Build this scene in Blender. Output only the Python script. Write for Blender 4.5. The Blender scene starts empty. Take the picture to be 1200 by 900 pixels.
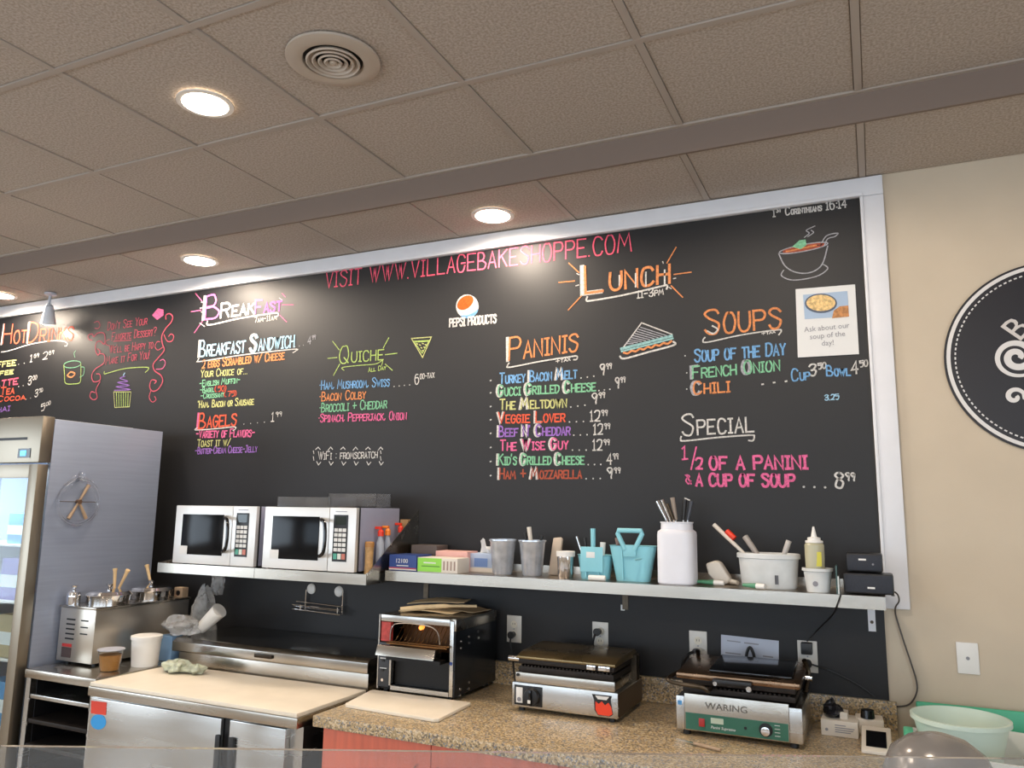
import bpy, bmesh, math, random
from mathutils import Vector, Matrix
random.seed(7)
S = bpy.context.scene
COL = S.collection
# ------------------------------------------------------------------ camera
YAW, PITCH, ROLL, FPX = -0.434224, 0.160172, 0.014013, 913.6
CAM = Vector((0, -3.26, 1.67))
fw = Vector((math.sin(YAW)*math.cos(PITCH), math.cos(YAW)*math.cos(PITCH), math.sin(PITCH)))
r0 = Vector((math.cos(YAW), -math.sin(YAW), 0)); u0 = r0.cross(fw)
rt = r0*math.cos(ROLL)+u0*math.sin(ROLL); up = -r0*math.sin(ROLL)+u0*math.cos(ROLL)
cd = bpy.data.cameras.new('camera'); cam = bpy.data.objects.new('camera', cd); COL.objects.link(cam)
cam.matrix_world = Matrix(((rt.x, up.x, -fw.x, CAM.x), (rt.y, up.y, -fw.y, CAM.y), (rt.z, up.z, -fw.z, CAM.z), (0, 0, 0, 1)))
cd.sensor_width = 36; cd.lens = FPX/1200*36; cd.clip_start = .02
S.camera = cam
# ------------------------------------------------------------------ world, daylight, exposure
w = bpy.data.worlds.new('sky'); S.world = w; w.use_nodes = True
bg = w.node_tree.nodes['Background']; bg.inputs[0].default_value = (.70, .84, 1, 1); bg.inputs[1].default_value = 2.2
S.view_settings.view_transform = 'Standard'; S.view_settings.look = 'None'
S.view_settings.gamma = 1; S.view_settings.use_curve_mapping = False; S.view_settings.exposure = 0.1
ROOM = dict(x0=-7.4, x1=2.6, y0=-7.0, z1=3.10)
WINS = [(-6.6, -4.7), (-4.4, -2.5), (-2.2, -.3), (.1, 1.9)]
WZ0, WZ1 = .75, 2.65
def area(name, loc, rot, sx, sy, power, color, portal=False):
    l = bpy.data.lights.new(name, 'AREA'); l.shape = 'RECTANGLE'; l.size = sx; l.size_y = sy; l.energy = power; l.color = color
    o = bpy.data.objects.new(name, l); COL.objects.link(o); o.location = loc; o.rotation_euler = rot
    if portal: l.cycles.is_portal = True
    return o
SIDE_L = (-5.9, -3.0); SIDE_R = (-6.2, -2.6)     # unseen windows added in the left and right walls for their light (y range)
area('window_daylight', (ROOM['x0']+.03, sum(SIDE_L)/2, (WZ0+WZ1)/2), (math.radians(90), 0, math.radians(-90)), SIDE_L[1]-SIDE_L[0], WZ1-WZ0, 62, (.78, .89, 1))  # added left window lamp, placed so the microwave fronts reflect it
area('window_daylight', (ROOM['x1']-.03, sum(SIDE_R)/2, (WZ0+WZ1)/2), (math.radians(90), 0, math.radians(90)), SIDE_R[1]-SIDE_R[0], WZ1-WZ0, 40, (.74, .86, 1))  # added right window lamp, meant to brighten the refrigerator side
for a, b in WINS:   # daylight entering through each front window
    area('window_daylight', ((a+b)/2, ROOM['y0']+.03, (WZ0+WZ1)/2), (math.radians(90), 0, 0), b-a, WZ1-WZ0, 15, (.74, .87, 1))
# ------------------------------------------------------------------ helpers
def lin(h):
    if isinstance(h, tuple): return h if len(h) == 4 else (*h, 1)
    v = [int(h[i:i+2], 16)/255 for i in (0, 2, 4)]
    return tuple([c/12.92 if c < .04045 else ((c+.055)/1.055)**2.4 for c in v])+(1,)
MATS = {}
def mat(name, col='808080', rough=.5, metal=0, noise=0, nscale=20, bump=0, bscale=60, stretch=None, trans=0, emit=0, alpha=1, spec=None, coat=0, ior=None, col2=None, detail=4):
    if name in MATS: return MATS[name]
    m = bpy.data.materials.new(name); m.use_nodes = True; nt = m.node_tree; N = nt.nodes; L = nt.links
    b = N['Principled BSDF']; c = lin(col)
    b.inputs['Base Color'].default_value = c; b.inputs['Roughness'].default_value = rough; b.inputs['Metallic'].default_value = metal
    if trans: b.inputs['Transmission Weight'].default_value = trans
    if ior: b.inputs['IOR'].default_value = ior
    if alpha < 1: b.inputs['Alpha'].default_value = alpha
    if spec is not None: b.inputs['Specular IOR Level'].default_value = spec
    if coat: b.inputs['Coat Weight'].default_value = coat
    if emit: b.inputs['Emission Color'].default_value = c; b.inputs['Emission Strength'].default_value = emit
    if noise or bump:
        tc = N.new('ShaderNodeTexCoord'); mp = N.new('ShaderNodeMapping'); L.new(tc.outputs['Object'], mp.inputs[0])
        if stretch: mp.inputs['Scale'].default_value = stretch
    if noise:
        n = N.new('ShaderNodeTexNoise'); n.inputs['Scale'].default_value = nscale; n.inputs['Detail'].default_value = detail; L.new(mp.outputs[0], n.inputs[0])
        cr = N.new('ShaderNodeValToRGB'); e = cr.color_ramp.elements; e[0].position = .35; e[1].position = .65
        if col2: e[0].color = lin(col2); e[1].color = c
        else:
            e[0].color = tuple(max(0, x*(1-noise)) for x in c[:3])+(1,); e[1].color = tuple(min(1, x*(1+noise)) for x in c[:3])+(1,)
        L.new(n.outputs[0], cr.inputs[0]); L.new(cr.outputs[0], b.inputs['Base Color'])
        if metal > .5:
            mr = N.new('ShaderNodeMapRange'); mr.inputs[3].default_value = max(.03, rough-.08); mr.inputs[4].default_value = rough+.1
            L.new(n.outputs[0], mr.inputs[0]); L.new(mr.outputs[0], b.inputs['Roughness'])
    if bump:
        n2 = N.new('ShaderNodeTexNoise'); n2.inputs['Scale'].default_value = bscale; n2.inputs['Detail'].default_value = 3; L.new(mp.outputs[0], n2.inputs[0])
        bp = N.new('ShaderNodeBump'); bp.inputs['Strength'].default_value = bump; bp.inputs['Distance'].default_value = .003
        L.new(n2.outputs[0], bp.inputs['Height']); L.new(bp.outputs[0], b.inputs['Normal'])
    MATS[name] = m; return m
class MB:
    def __init__(s): s.v = []; s.f = []; s.m = []; s.mi = 0
    def add(s, vs, fs):
        o = len(s.v); s.v += [tuple(v) for v in vs]
        for f in fs: s.f.append([o+i for i in f]); s.m.append(s.mi)
        return s
    def box(s, x0, x1, y0, y1, z0, z1, rz=0, piv=None):
        vs = [Vector((x, y, z)) for z in (z0, z1) for y in (y0, y1) for x in (x0, x1)]
        if rz:
            p = Vector(piv or ((x0+x1)/2, (y0+y1)/2, 0)); R = Matrix.Rotation(rz, 3, 'Z'); vs = [R@(v-p)+p for v in vs]
        return s.add(vs, [(0, 2, 3, 1), (4, 5, 7, 6), (0, 1, 5, 4), (2, 6, 7, 3), (0, 4, 6, 2), (1, 3, 7, 5)])
    def cyl(s, p0, p1, ra, rb=None, n=20, cap=True):
        p0, p1 = Vector(p0), Vector(p1); rb = ra if rb is None else rb; d = (p1-p0).normalized()
        a = d.orthogonal().normalized(); b = d.cross(a); vs = []
        for p, r in ((p0, ra), (p1, rb)):
            for i in range(n): t = 2*math.pi*i/n; vs.append(p+(a*math.cos(t)+b*math.sin(t))*r)
        fs = [(i, (i+1) % n, n+(i+1) % n, n+i) for i in range(n)]
        if cap: fs += [tuple(range(n))[::-1], tuple(range(n, 2*n))]
        return s.add(vs, fs)
    def lathe(s, prof, c=(0, 0, 0), n=28, sx=1, sy=1, close=False):
        vs = []
        for r, z in prof:
            for i in range(n): t = 2*math.pi*i/n; vs.append((c[0]+r*sx*math.cos(t), c[1]+r*sy*math.sin(t), c[2]+z))
        fs = []; k = len(prof)
        for j in range(k-1):
            for i in range(n): fs.append((j*n+i, j*n+(i+1) % n, (j+1)*n+(i+1) % n, (j+1)*n+i))
        fs.append(tuple(range(n))[::-1])
        if close: fs.append(tuple(range((k-1)*n, k*n)))
        return s.add(vs, fs)
    def tube(s, pts, r, n=8, closed=False):
        P = [Vector(p) for p in pts]; k = len(P); vs = []; ref = None
        for i, p in enumerate(P):
            d = (P[(i+1) % k]-P[i-1]) if closed else (P[min(i+1, k-1)]-P[max(i-1, 0)])
            d.normalize()
            a = d.orthogonal().normalized() if ref is None else (ref-d*ref.dot(d)).normalized()
            ref = a; b = d.cross(a); rr = r[i] if isinstance(r, (list, tuple)) else r
            for j in range(n): t = 2*math.pi*j/n; vs.append(p+(a*math.cos(t)+b*math.sin(t))*rr)
        fs = []
        for i in range(k if closed else k-1):
            for j in range(n): fs.append((i*n+j, i*n+(j+1) % n, ((i+1) % k)*n+(j+1) % n, ((i+1) % k)*n+j))
        if not closed: fs += [tuple(range(n))[::-1], tuple(range((k-1)*n, k*n))]
        return s.add(vs, fs)
    def prism(s, poly, axis, a, b):
        n = len(poly); vs = []
        for t in (a, b):
            for u, v in poly: vs.append({'x': (t, u, v), 'y': (u, t, v), 'z': (u, v, t)}[axis])
        fs = [tuple(range(n))[::-1], tuple(range(n, 2*n))]+[(i, (i+1) % n, n+(i+1) % n, n+i) for i in range(n)]
        return s.add(vs, fs)
    def build(s, name, mats, parent=None, bevel=0, smooth=True, seg=2, label=None):
        me = bpy.data.meshes.new(name); me.from_pydata(s.v, [], s.f)
        mats = mats if isinstance(mats, (list, tuple)) else [mats]
        for m in mats: me.materials.append(m)
        for i, p in enumerate(me.polygons): p.material_index = s.m[i]
        bm = bmesh.new(); bm.from_mesh(me); bmesh.ops.recalc_face_normals(bm, faces=bm.faces)
        if bevel:
            es = [e for e in bm.edges if len(e.link_faces) == 2 and e.calc_face_angle(0) > .5]
            bmesh.ops.bevel(bm, geom=es, offset=bevel, segments=seg, profile=.6, affect='EDGES', clamp_overlap=True)
        if smooth:
            for f in bm.faces: f.smooth = True
            for e in bm.edges:
                if len(e.link_faces) != 2 or e.calc_face_angle(0) > .6: e.smooth = False
        bm.to_mesh(me); bm.free()
        o = bpy.data.objects.new(name, me); COL.objects.link(o)
        if parent: o.parent = parent
        if label: o['label'] = label
        return o
def box(*a): return MB().box(*a)
def tag(o, label, cat, group=None):
    o['label'] = label; o['category'] = cat
    if group: o['group'] = group
    return o
def struct(o): o['kind'] = 'structure'; return o
def thing(name, label, cat, loc=(0, 0, 0), rz=0, group=None):
    o = bpy.data.objects.new(name, None); COL.objects.link(o); o.location = loc; o.rotation_euler = (0, 0, rz); o.empty_display_size = .05
    return tag(o, label, cat, group)
def dup(root, loc, label, group=None, rz=None):
    def cp(o, par):
        c = o.copy(); COL.objects.link(c)
        if par: c.parent = par
        for ch in o.children: cp(ch, c)
        return c
    c = cp(root, None); c.location = loc; c['label'] = label
    if rz is not None: c.rotation_euler = (0, 0, rz)
    if group: c['group'] = group
    return c
def smoothpts(P, k=5, closed=False):
    n = len(P); out = []; P = [Vector(p) for p in P]
    if n < 3: return P
    for i in range(n if closed else n-1):
        g = (lambda j: P[j % n]) if closed else (lambda j: P[max(0, min(n-1, j))])
        a, b, c, d = g(i-1), g(i), g(i+1), g(i+2)
        for t in range(k):
            t /= k; out.append(.5*((2*b)+(c-a)*t+(2*a-5*b+4*c-d)*t*t+(3*b-a-3*c+d)*t**3))
    if not closed: out.append(P[-1])
    return out
def ray(px, py):
    return rt*((px-600)/FPX)-up*((py-450)/FPX)+fw
def at_y(px, py, y=0):      # the point of the vertical plane y that the photograph shows at this pixel
    d = ray(px, py); return CAM+d*((y-CAM.y)/d.y)
# ------------------------------------------------------------------ materials
STEEL = mat('brushed_steel', 'c4c2be', .25, 1, .04, 3, 0, 40, (.6, .6, 8))
STEELH = mat('brushed_steel_horizontal', 'b8b1a6', .24, 1, .05, 4, 0, 40, (1, 6, 6))
DSTEEL = mat('dark_worn_steel', '5a5248', .38, 1, .25, 14, .1, 50)
CHROME = mat('polished_chrome', 'e2e2e4', .08, 1)
BLACK = mat('black_plastic', '121214', .4, 0, .1, 30)
BLACKG = mat('glossy_black', '08080a', .12)
WHITE = mat('white_paint', 'dfdfe2', .45, 0, .02, 10)
WPLAS = mat('white_plastic', 'e4e2dd', .42, 0, .03, 12)
CLEAR = mat('clear_plastic', 'ffffff', .06, trans=1, ior=1.25)
TRAYM = mat('hazy_acrylic', 'f4f6fa', .04, trans=.97, ior=1.42)
GLASS = mat('clear_glass', 'f4fbf8', .02, trans=1, ior=1.3)
AQUA = mat('aqua_plastic', '86c6d2', .38, 0, .04, 9)
WOOD = mat('pale_wood', 'd9b98a', .55, 0, .12, 9, .1, 40, (1, 1, .15))
BEIGE = mat('beige_wall_paint', 'c8b9a3', .75, 0, .03, 4, .12, 220)
PAPER = mat('white_paper', 'dcdcda', .8)
# ------------------------------------------------------------------ the room
struct(box(ROOM['x0'], ROOM['x1'], 0, .15, 0, 3.3).build('wall_back', BEIGE))
for nm, xa, xb, (wa, wb) in (('wall_left', ROOM['x0']-.15, ROOM['x0'], SIDE_L), ('wall_right', ROOM['x1'], ROOM['x1']+.15, SIDE_R)):
    ya = ROOM['y0']-.15
    struct(MB().box(xa, xb, ya, .15, 0, WZ0).box(xa, xb, ya, .15, WZ1, 3.3).box(xa, xb, ya, wa, WZ0, WZ1).box(xa, xb, wb, .15, WZ0, WZ1).build(nm, BEIGE))
    xm = (xa+xb)/2; m = MB()
    for yy in (wa, (wa+wb)/2-.025, wb-.05): m.box(xm-.03, xm+.03, yy, yy+.05, WZ0+.05, WZ1-.05)
    m.box(xm-.03, xm+.03, wa, wb, WZ0, WZ0+.05).box(xm-.03, xm+.03, wa, wb, WZ1-.05, WZ1)
    struct(m.build('window_%d' % (5 if 'left' in nm else 6), WHITE))  # frames of the added side windows
m = MB(); xs = [ROOM['x0']]+[v for wn in WINS for v in wn]+[ROOM['x1']]
y0 = ROOM['y0']
m.box(ROOM['x0'], ROOM['x1'], y0-.15, y0, 0, WZ0).box(ROOM['x0'], ROOM['x1'], y0-.15, y0, WZ1, 3.3)
for i in range(0, len(xs), 2): m.box(xs[i], xs[i+1], y0-.15, y0, WZ0, WZ1)
struct(m.build('wall_front', BEIGE))
for i, (a, b) in enumerate(WINS):
    m = MB(); c = (a+b)/2
    m.box(a, b, y0-.08, y0-.03, WZ0, WZ0+.05).box(a, b, y0-.08, y0-.03, WZ1-.05, WZ1).box(a, a+.05, y0-.08, y0-.03, WZ0+.05, WZ1-.05).box(b-.05, b, y0-.08, y0-.03, WZ0+.05, WZ1-.05).box(c-.02, c+.02, y0-.08, y0-.03, WZ0+.05, WZ1-.05)
    struct(m.build('window_%d' % (i+1), WHITE))
struct(box(ROOM['x0'], ROOM['x1'], ROOM['y0'], 0, -.1, 0).build('floor', mat('floor_tile', 'b8a894', .4, 0, .15, 3)))
TILE = mat('mineral_fibre_tile', 'beb3a8', .9, 0, .1, 120, .15, 120, col2='9f9386', detail=6)
RAIL = mat('painted_ceiling_rail', 'aca196', .6)
# ceiling carcass, soffit near the menu wall, and its vertical face
ce = MB(); ce.box(ROOM['x0'], ROOM['x1'], ROOM['y0'], -.5, 3.13, 3.3).box(ROOM['x0'], ROOM['x1'], -.5, 0, 3.03, 3.3)
ceil = struct(ce.build('ceiling', mat('ceiling_void', '8a7b6c', .9)))
G0 = .022; GX = [G0-.6105*k for k in range(-4, 13)]
GY = [-.5]+[-1.105-.6105*k for k in range(0, 9)]
for x in GX:
    if ROOM['x0'] < x < ROOM['x1']: box(x-.012, x+.012, ROOM['y0'], -.503, 3.101, 3.13).build('ceiling_rail', RAIL, ceil)
    if ROOM['x0'] < x < ROOM['x1']: box(x-.012, x+.012, -.498, -.002, 2.999, 3.03).build('ceiling_rail', RAIL, ceil)
for y in GY[1:]: box(ROOM['x0'], ROOM['x1'], y-.012, y+.012, 3.1005, 3.129).build('ceiling_rail', RAIL, ceil)
box(ROOM['x0'], ROOM['x1'], -.528, -.502, 3.099, 3.13).build('ceiling_rail', RAIL, ceil)
box(ROOM['x0'], ROOM['x1'], -.512, -.499, 2.996, 3.0985).build('soffit_face', mat('soffit_face_darker', '7d6d62', .7), ceil)  # vertical face coloured darker than the tiles and rails
tcache = {}
def tile(x0, x1, y0, y1, z):
    key = (round(x1-x0, 3), round(y1-y0, 3))
    if key not in tcache:
        o = box(-(x1-x0)/2, (x1-x0)/2, -(y1-y0)/2, (y1-y0)/2, 0, .015).build('ceiling_tile', TILE, ceil, bevel=.002, seg=1); tcache[key] = o
    else:
        o = tcache[key].copy(); COL.objects.link(o)
    o.location = ((x0+x1)/2, (y0+y1)/2, z)
gx = sorted([x for x in GX if ROOM['x0'] < x < ROOM['x1']])
gy = sorted(GY)
for i in range(len(gx)-1):
    for j in range(len(gy)-1):
        if gy[j] < ROOM['y0']: continue
        yb = gy[j+1]-(.030 if j == len(gy)-2 else .014)
        tile(gx[i]+.0135, gx[i+1]-.0135, gy[j]+.013, yb, 3.1045+random.uniform(-.0015, .002))
    tile(gx[i]+.0135, gx[i+1]-.0135, -.496, -.004, 3.002+random.uniform(-.0005, .001))
# white moulding round the menu board
FX = .008
struct(MB().box(ROOM['x0'], FX+.085, -.022, 0, 2.918, 2.996).box(ROOM['x0'], FX+.012, -.030, -.022, 2.918, 2.934).build('trim_1', WHITE, bevel=.004))
struct(MB().box(FX, FX+.085, -.022, 0, 1.334, 2.917).box(FX, FX+.012, -.030, -.022, 1.42, 2.917).build('trim_2', WHITE, bevel=.004))
# ------------------------------------------------------------------ menu board and its lettering
BOARD = mat('black_chalkboard_paint', '121215', .54, 0, .3, 1.6, .05, 300, spec=.5, col2='0d0d10')
board = box(ROOM['x0'], FX-.002, -.0085, -.0006, 1.012, 2.916).build('chalkboard', BOARD)
tag(board, 'long black chalkboard menu covering the wall, with coloured chalk lettering', 'chalkboard')
def chalk(name, c): return mat('chalk_'+name, c, .85, 0, .22, 130)
CH = {k: chalk(k, v) for k, v in dict(white='c2bfbb', pink='d2608e', rose='b84a5e', orange='cf8450', red='d2553a', blue='6c9cc8', sky='9cc4dc', green='78b48e', yellow='b9b97a', purple='8c62b0', mauve='c85eae', brown='a04c36', lime='a6bc66', teal='86b0b0', grey='9c9ca2', hot='dc5670', brightorange='e4500a').items()}
GL = {'A': '002640 1232', 'B': '0006 ~062635342303 ~032342413000', 'C': '~4536160402103041', 'D': '0006 ~062645422000', 'E': '46060040 0333', 'F': '460600 0333',
 'G': '~4536160402103042 4323', 'H': '0600 4640 0343', 'I': '0626 0020 1610', 'J': '1646 ~36311001', 'K': '0600 4603 1440', 'L': '060040', 'M': '0016325660', 'N': '00064046',
 'O': '~26160402103042443626', 'P': '0006 ~063645443303', 'Q': '~26160402103042443626 2240', 'R': '0006 ~063645443303 2340', 'S': '~45361605143342301001', 'T': '0646 2620',
 'U': '~060210304246', 'V': '062046', 'W': '0620364066', 'X': '0640 0046', 'Y': '062346 2320', 'Z': '06460040', '0': '~26160402103042443626', '1': '051610 0020', '2': '~051636453200 0040',
 '3': '~051636452313 ~233342301001', '4': '30360242', '5': '460604 ~042444423010', '6': '~361604021030423414', '7': '064620', '8': '~2616051433423010011334453626', '9': '~453616051423344531 3130',
 '.': '00', ',': '1100', ':': '11 14', '-': '0333', "'": '0605', '!': '0602 00', '?': '~05163645342322 20', '/': '0046', '(': '~16040210', ')': '~06141200', '+': '2125 0343', '&': '~40150626140210304', '*': '13'}
GW = {'W': 6, 'M': 6, 'I': 2, '1': 2, '.': .6, ',': 1, ':': 1, '-': 3, "'": .5, '!': .5, '(': 1.2, ')': 1.2, ' ': 2.2, '*': 1.5, 'J': 4}
GL['&'] = '~401506263514022042'
YB = -.0092
class Chalk:
    def __init__(s): s.b = MB(); s.mats = []; s.k = 0; s.lines = []; s.back = False
    def col(s, c):
        if c not in s.mats: s.mats.append(c)
        s.b.mi = s.mats.index(c)
    def ribbon(s, P, wd, closed=False):      # P: list of (x, z) on the board, wd metres
        P = [Vector(p) for p in P]; s.k += 1; y = YB-.0002*(s.k % 4)-(0 if s.back else .001)
        if len(P) == 1:
            a = wd*.62; p = P[0]
            s.b.add([(p.x+a*math.cos(t*math.pi/3), y, p.y+a*math.sin(t*math.pi/3)) for t in range(6)], [range(6)]); return
        n = len(P); L = []; R = []
        for i in range(n):
            d0 = (P[i]-P[i-1]) if i or closed else (P[1]-P[0])
            d1 = (P[(i+1) % n]-P[i]) if i < n-1 or closed else (P[-1]-P[-2])
            if d0.length < 1e-7: d0 = d1
            if d1.length < 1e-7: d1 = d0
            d0 = d0.normalized(); d1 = d1.normalized(); d = d0+d1
            d = d.normalized() if d.length > .3 else d1
            nn = Vector((-d.y, d.x)); k = 1/max(.55, nn.dot(Vector((-d0.y, d0.x)))); ext = Vector((0, 0))
            if not closed and i == 0: ext = -d1*wd*.4
            if not closed and i == n-1: ext = d0*wd*.4
            L.append(P[i]+nn*wd*.5*k+ext); R.append(P[i]-nn*wd*.5*k+ext)
        vs = [(p.x, y, p.y) for p in L]+[(p.x, y, p.y) for p in R]
        s.b.add(vs, [(i, (i+1) % n, n+(i+1) % n, n+i) for i in range(n if closed else n-1)])
    def fill(s, pts):
        s.k += 1; y = YB-.0002*(s.k % 3); P = [at_y(a, b, y) for a, b in pts]; s.b.add([(p.x, y, p.z) for p in P], [range(len(P))])
    def draw(s, pts, c, wpx=1.4, smooth=True, closed=False):   # pts in photograph pixels, on the wall
        s.col(c); P = [at_y(a, b, YB) for a, b in pts]; P = [Vector((p.x, p.z)) for p in P]
        if smooth and len(P) > 2: P = smoothpts(P, 5, closed)
        s.ribbon(P, wpx*.0040, closed)
    def text(s, t, x0, y0, x1, y1, h, c, wpx=1.5, small=.72, shade=None, jit=.15):
        keep = (s.b, s.mats); s.b = MB(); s.mats = []
        A = at_y(x0, y0, YB); Bq = at_y(x1, y1, YB); T = at_y(x0, y0-h, YB); H = T.z-A.z
        A = Vector((A.x, A.z)); D = Vector((Bq.x, Bq.z))-A; total = D.length; D.normalize(); Nn = Vector((0, 1))
        items = []; cur = 0; sup = False
        for ch in t:
            if ch == '^': sup = True; continue
            if ch == ' ': sup = False
            sc = .5 if sup else (small if ch.islower() else 1)
            u = ch.upper(); wv = GW.get(u, 4)*sc
            items.append((u, cur, sc, .5 if sup else 0, ch)); cur += wv+1.45*sc
        cur -= 1.4; kx = total/max(cur, .1)
        def put(gl, ox, sc, oy, wd, extra=0):
            for st in gl.split():
                sm = st[0] == '~'; st = st.lstrip('~')
                Q = [(int(st[i])/1, int(st[i+1])/6) for i in range(0, len(st)-1, 2)]
                Q = [(a*sc+ox, b*sc+oy) for a, b in Q]
                if len(Q) > 1: Q = [(a+random.uniform(-jit, jit)*sc, b+random.uniform(-jit, jit)*.12*sc) for a, b in Q]
                W = [A+D*((a*kx)+extra)+Nn*(b*H) for a, b in Q]
                if sm: W = smoothpts(W, 3)
                s.ribbon(W, wd)
        for u, cx, sc, oy, ch in items:
            if u == ' ' or u not in GL: continue
            if shade and sc == 1 and oy == 0 and u.isalpha() and u != 'T':
                s.col(shade); first = GL[u].split()[0]; s.back = True; put(first if u not in 'TI' else GL[u].split()[-1], cx, sc, oy, wpx*.0040*1.7, -wpx*.0040*1.1); s.back = False
            s.col(c); put(GL[u], cx, sc, oy, wpx*.0040*(.75 if oy else 1))
        s.lines.append((s.b, s.mats)); s.b, s.mats = keep
    def build(s, label, name='chalk_lettering'):
        for b, ms_ in s.lines: b.build('chalk_lettering', [CH[c] for c in ms_], board, smooth=False, label=label)
        if s.b.f: s.b.build('chalk_drawing', [CH[c] for c in s.mats], board, smooth=False, label=label)
def swash(k, pts, c='white', w=1.4): k.draw(pts, c, w)
def R1(*p): return [(a*.18333, 330+b*.18333) for a, b in p]
def R2(*p): return [(200+a*.26667, 320+b*.26667) for a, b in p]
def R3(*p): return [(360+a*.33333, 260+b*.33333) for a, b in p]
def R4(*p): return [(560+a*.24444, 360+b*.24444) for a, b in p]
def R5(*p): return [(790+a*.27778, 340+b*.27778) for a, b in p]
def R6(*p): return [(640+a*.33333, 220+b*.33333) for a, b in p]
# hot drinks
k = Chalk(); k.text('HotDrinks', 3, 403, 84, 398, 22, 'red', 2.4, .62, 'white'); swash(k, R1((10, 450), (40, 447), (100, 430), (200, 400), (320, 380), (400, 380), (430, 393), (428, 410), (415, 412))); k.build('orange heading lettering over the drinks list')
k = Chalk()
k.text('Coffee', -16, 432, 18, 428, 8, 'yellow', 2.2); k.text('Coffee', -18, 442, 15, 438, 6, 'yellow', 2)
k.text('Latte', -14, 455, 20, 450, 9, 'hot', 2.4); k.text('Iced Tea', -22, 465, 16, 461, 8, 'red', 2); k.text('Hot Cocoa', -30, 473, 29, 468, 6, 'red', 1.6); k.text('Chai', -12, 485, 11, 481, 7, 'purple', 1.6)
k.text('. . 1^69 2^69', 22, 427, 62, 419, 8, 'white', 1.5); k.text('. . 3^00', 22, 453, 42, 449, 9, 'white', 1.5); k.text('. . 3^50', 31, 468, 49, 463, 8, 'white', 1.3); k.text('5^00', 48, 482, 58, 478, 8, 'white', 1.4)
k.build('coloured drinks list with white prices')
k = Chalk(); k.draw([(85+10*math.cos(t*.524), 427+4*math.sin(t*.524)-math.cos(t*.524)) for t in range(12)], 'green', 1.3, closed=True)
k.draw([(75, 428), (76, 440), (77, 449), (86, 450), (94, 448), (95, 438), (95, 426)], 'lime', 1.2); k.draw([(95, 430), (99, 431), (98, 439), (94, 442)], 'green', 1.2); k.draw([(79, 440), (83, 436), (88, 438), (84, 442), (80, 441)], 'orange', 2.4); k.draw([(88, 419), (87, 414), (89, 411)], 'green', 1)
k.build('green chalk drawing of a coffee mug', 'chalk_drawing')
k = Chalk()
k.text("Don't See Your", 126, 387, 172, 380, 9, 'rose', 1.1); k.text('Favorite Dessert?', 131, 399, 183, 393, 9, 'rose', 1.1); k.text("We'll be Happy to", 128, 414, 179, 408, 9, 'rose', 1.1); k.text('Make it For You!', 124, 427, 175, 420, 9, 'rose', 1.1)
k.draw(R1((725, 382), (840, 374)), 'rose', 1); k.draw(R1((668, 575), (668, 590), (690, 585), (780, 560), (860, 550), (940, 548), (950, 560), (930, 580)), 'lime', 1.3)
k.build('small red cursive dessert invitation')
k = Chalk()
k.draw(R1((608, 298), (628, 300), (640, 280), (628, 255), (603, 262)), 'rose', 1.3); k.draw(R1((590, 375), (568, 368), (565, 345), (590, 335), (600, 352), (625, 330), (660, 328), (672, 350), (668, 400), (640, 380), (615, 395), (612, 440), (628, 470), (640, 445), (625, 430)), 'rose', 1.5)
k.draw(R1((640, 460), (668, 470), (665, 520), (610, 560), (588, 600), (600, 640), (640, 630), (640, 595), (618, 590)), 'rose', 1.5); k.draw(R1((640, 640), (615, 690), (622, 740), (598, 755), (576, 735), (585, 705), (608, 710)), 'rose', 1.4); k.draw(R1((700, 370), (680, 380), (678, 400), (700, 410)), 'rose', 1)
k.draw(R1((1062, 240), (1062, 215), (1085, 205), (1105, 225), (1095, 260), (1060, 300), (1035, 350), (1040, 400), (1050, 440), (1010, 490), (980, 530), (990, 570), (1030, 600), (1040, 640), (1010, 690), (975, 700), (958, 670), (970, 630), (1000, 635), (990, 650)), 'rose', 1.7)
k.draw(R1((1050, 340), (1070, 380), (1100, 380), (1112, 350), (1095, 335), (1080, 350)), 'rose', 1.3); k.draw(R1((1040, 420), (1010, 438), (992, 415), (1005, 385), (1022, 385)), 'rose', 1.2); k.draw(R1((1000, 560), (1040, 555), (1058, 520), (1045, 498), (1025, 505)), 'pink', 1.2); k.draw(R1((965, 700), (955, 740), (975, 770), (998, 755), (990, 735)), 'rose', 1.3)
k.col('pink'); k.fill(R1((972, 215), (1010, 170), (1045, 180), (1045, 215), (1005, 245))); k.build('rose chalk scrolls either side of the dessert text', 'chalk_drawing')
k = Chalk(); k.draw(R1((728, 705), (838, 705), (828, 800), (735, 805), (728, 705)), 'yellow', 1.1, False)
for i in range(6): k.draw(R1((745+i*15, 712), (748+i*14, 798)), 'lime', 1.2)
k.draw(R1((732, 695), (835, 690), (742, 672), (828, 664), (752, 645), (818, 638), (768, 618), (800, 606)), 'purple', 1.3); k.draw(R1((790, 600), (798, 585)), 'sky', 1.8); k.build('chalk drawing of a purple and lime cupcake', 'chalk_drawing')
# breakfast
k = Chalk(); k.text('B', 240, 374.5, 256, 372, 27, 'mauve', 2.6, shade='white'); k.text('Reak', 259, 372, 297, 367.5, 16, 'white', 3); k.text('Fast', 299, 367.5, 329, 364, 15, 'mauve', 2.6)
swash(k, R2((162, 212), (172, 228), (300, 200), (440, 178), (470, 176), (472, 188), (460, 192)), w=2); k.text('7am-11am', 298, 378, 324, 374.6, 6, 'white', 1)
for a, b in (((110, 90), (140, 125)), ((90, 170), (135, 163)), ((105, 262), (140, 212)), ((490, 90), (505, 105)), ((490, 140), (540, 140)), ((480, 185), (510, 215))): k.draw(R2(a, b), 'pink', 1.1)
for a, b in (((135, 128), (145, 130)), ((130, 155), (142, 152)), ((135, 170), (146, 176)), ((128, 220), (150, 235)), ((478, 110), (490, 118))): k.draw(R2(a, b), 'white', 1)
k.build('large pink and white breakfast heading with rays')
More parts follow.
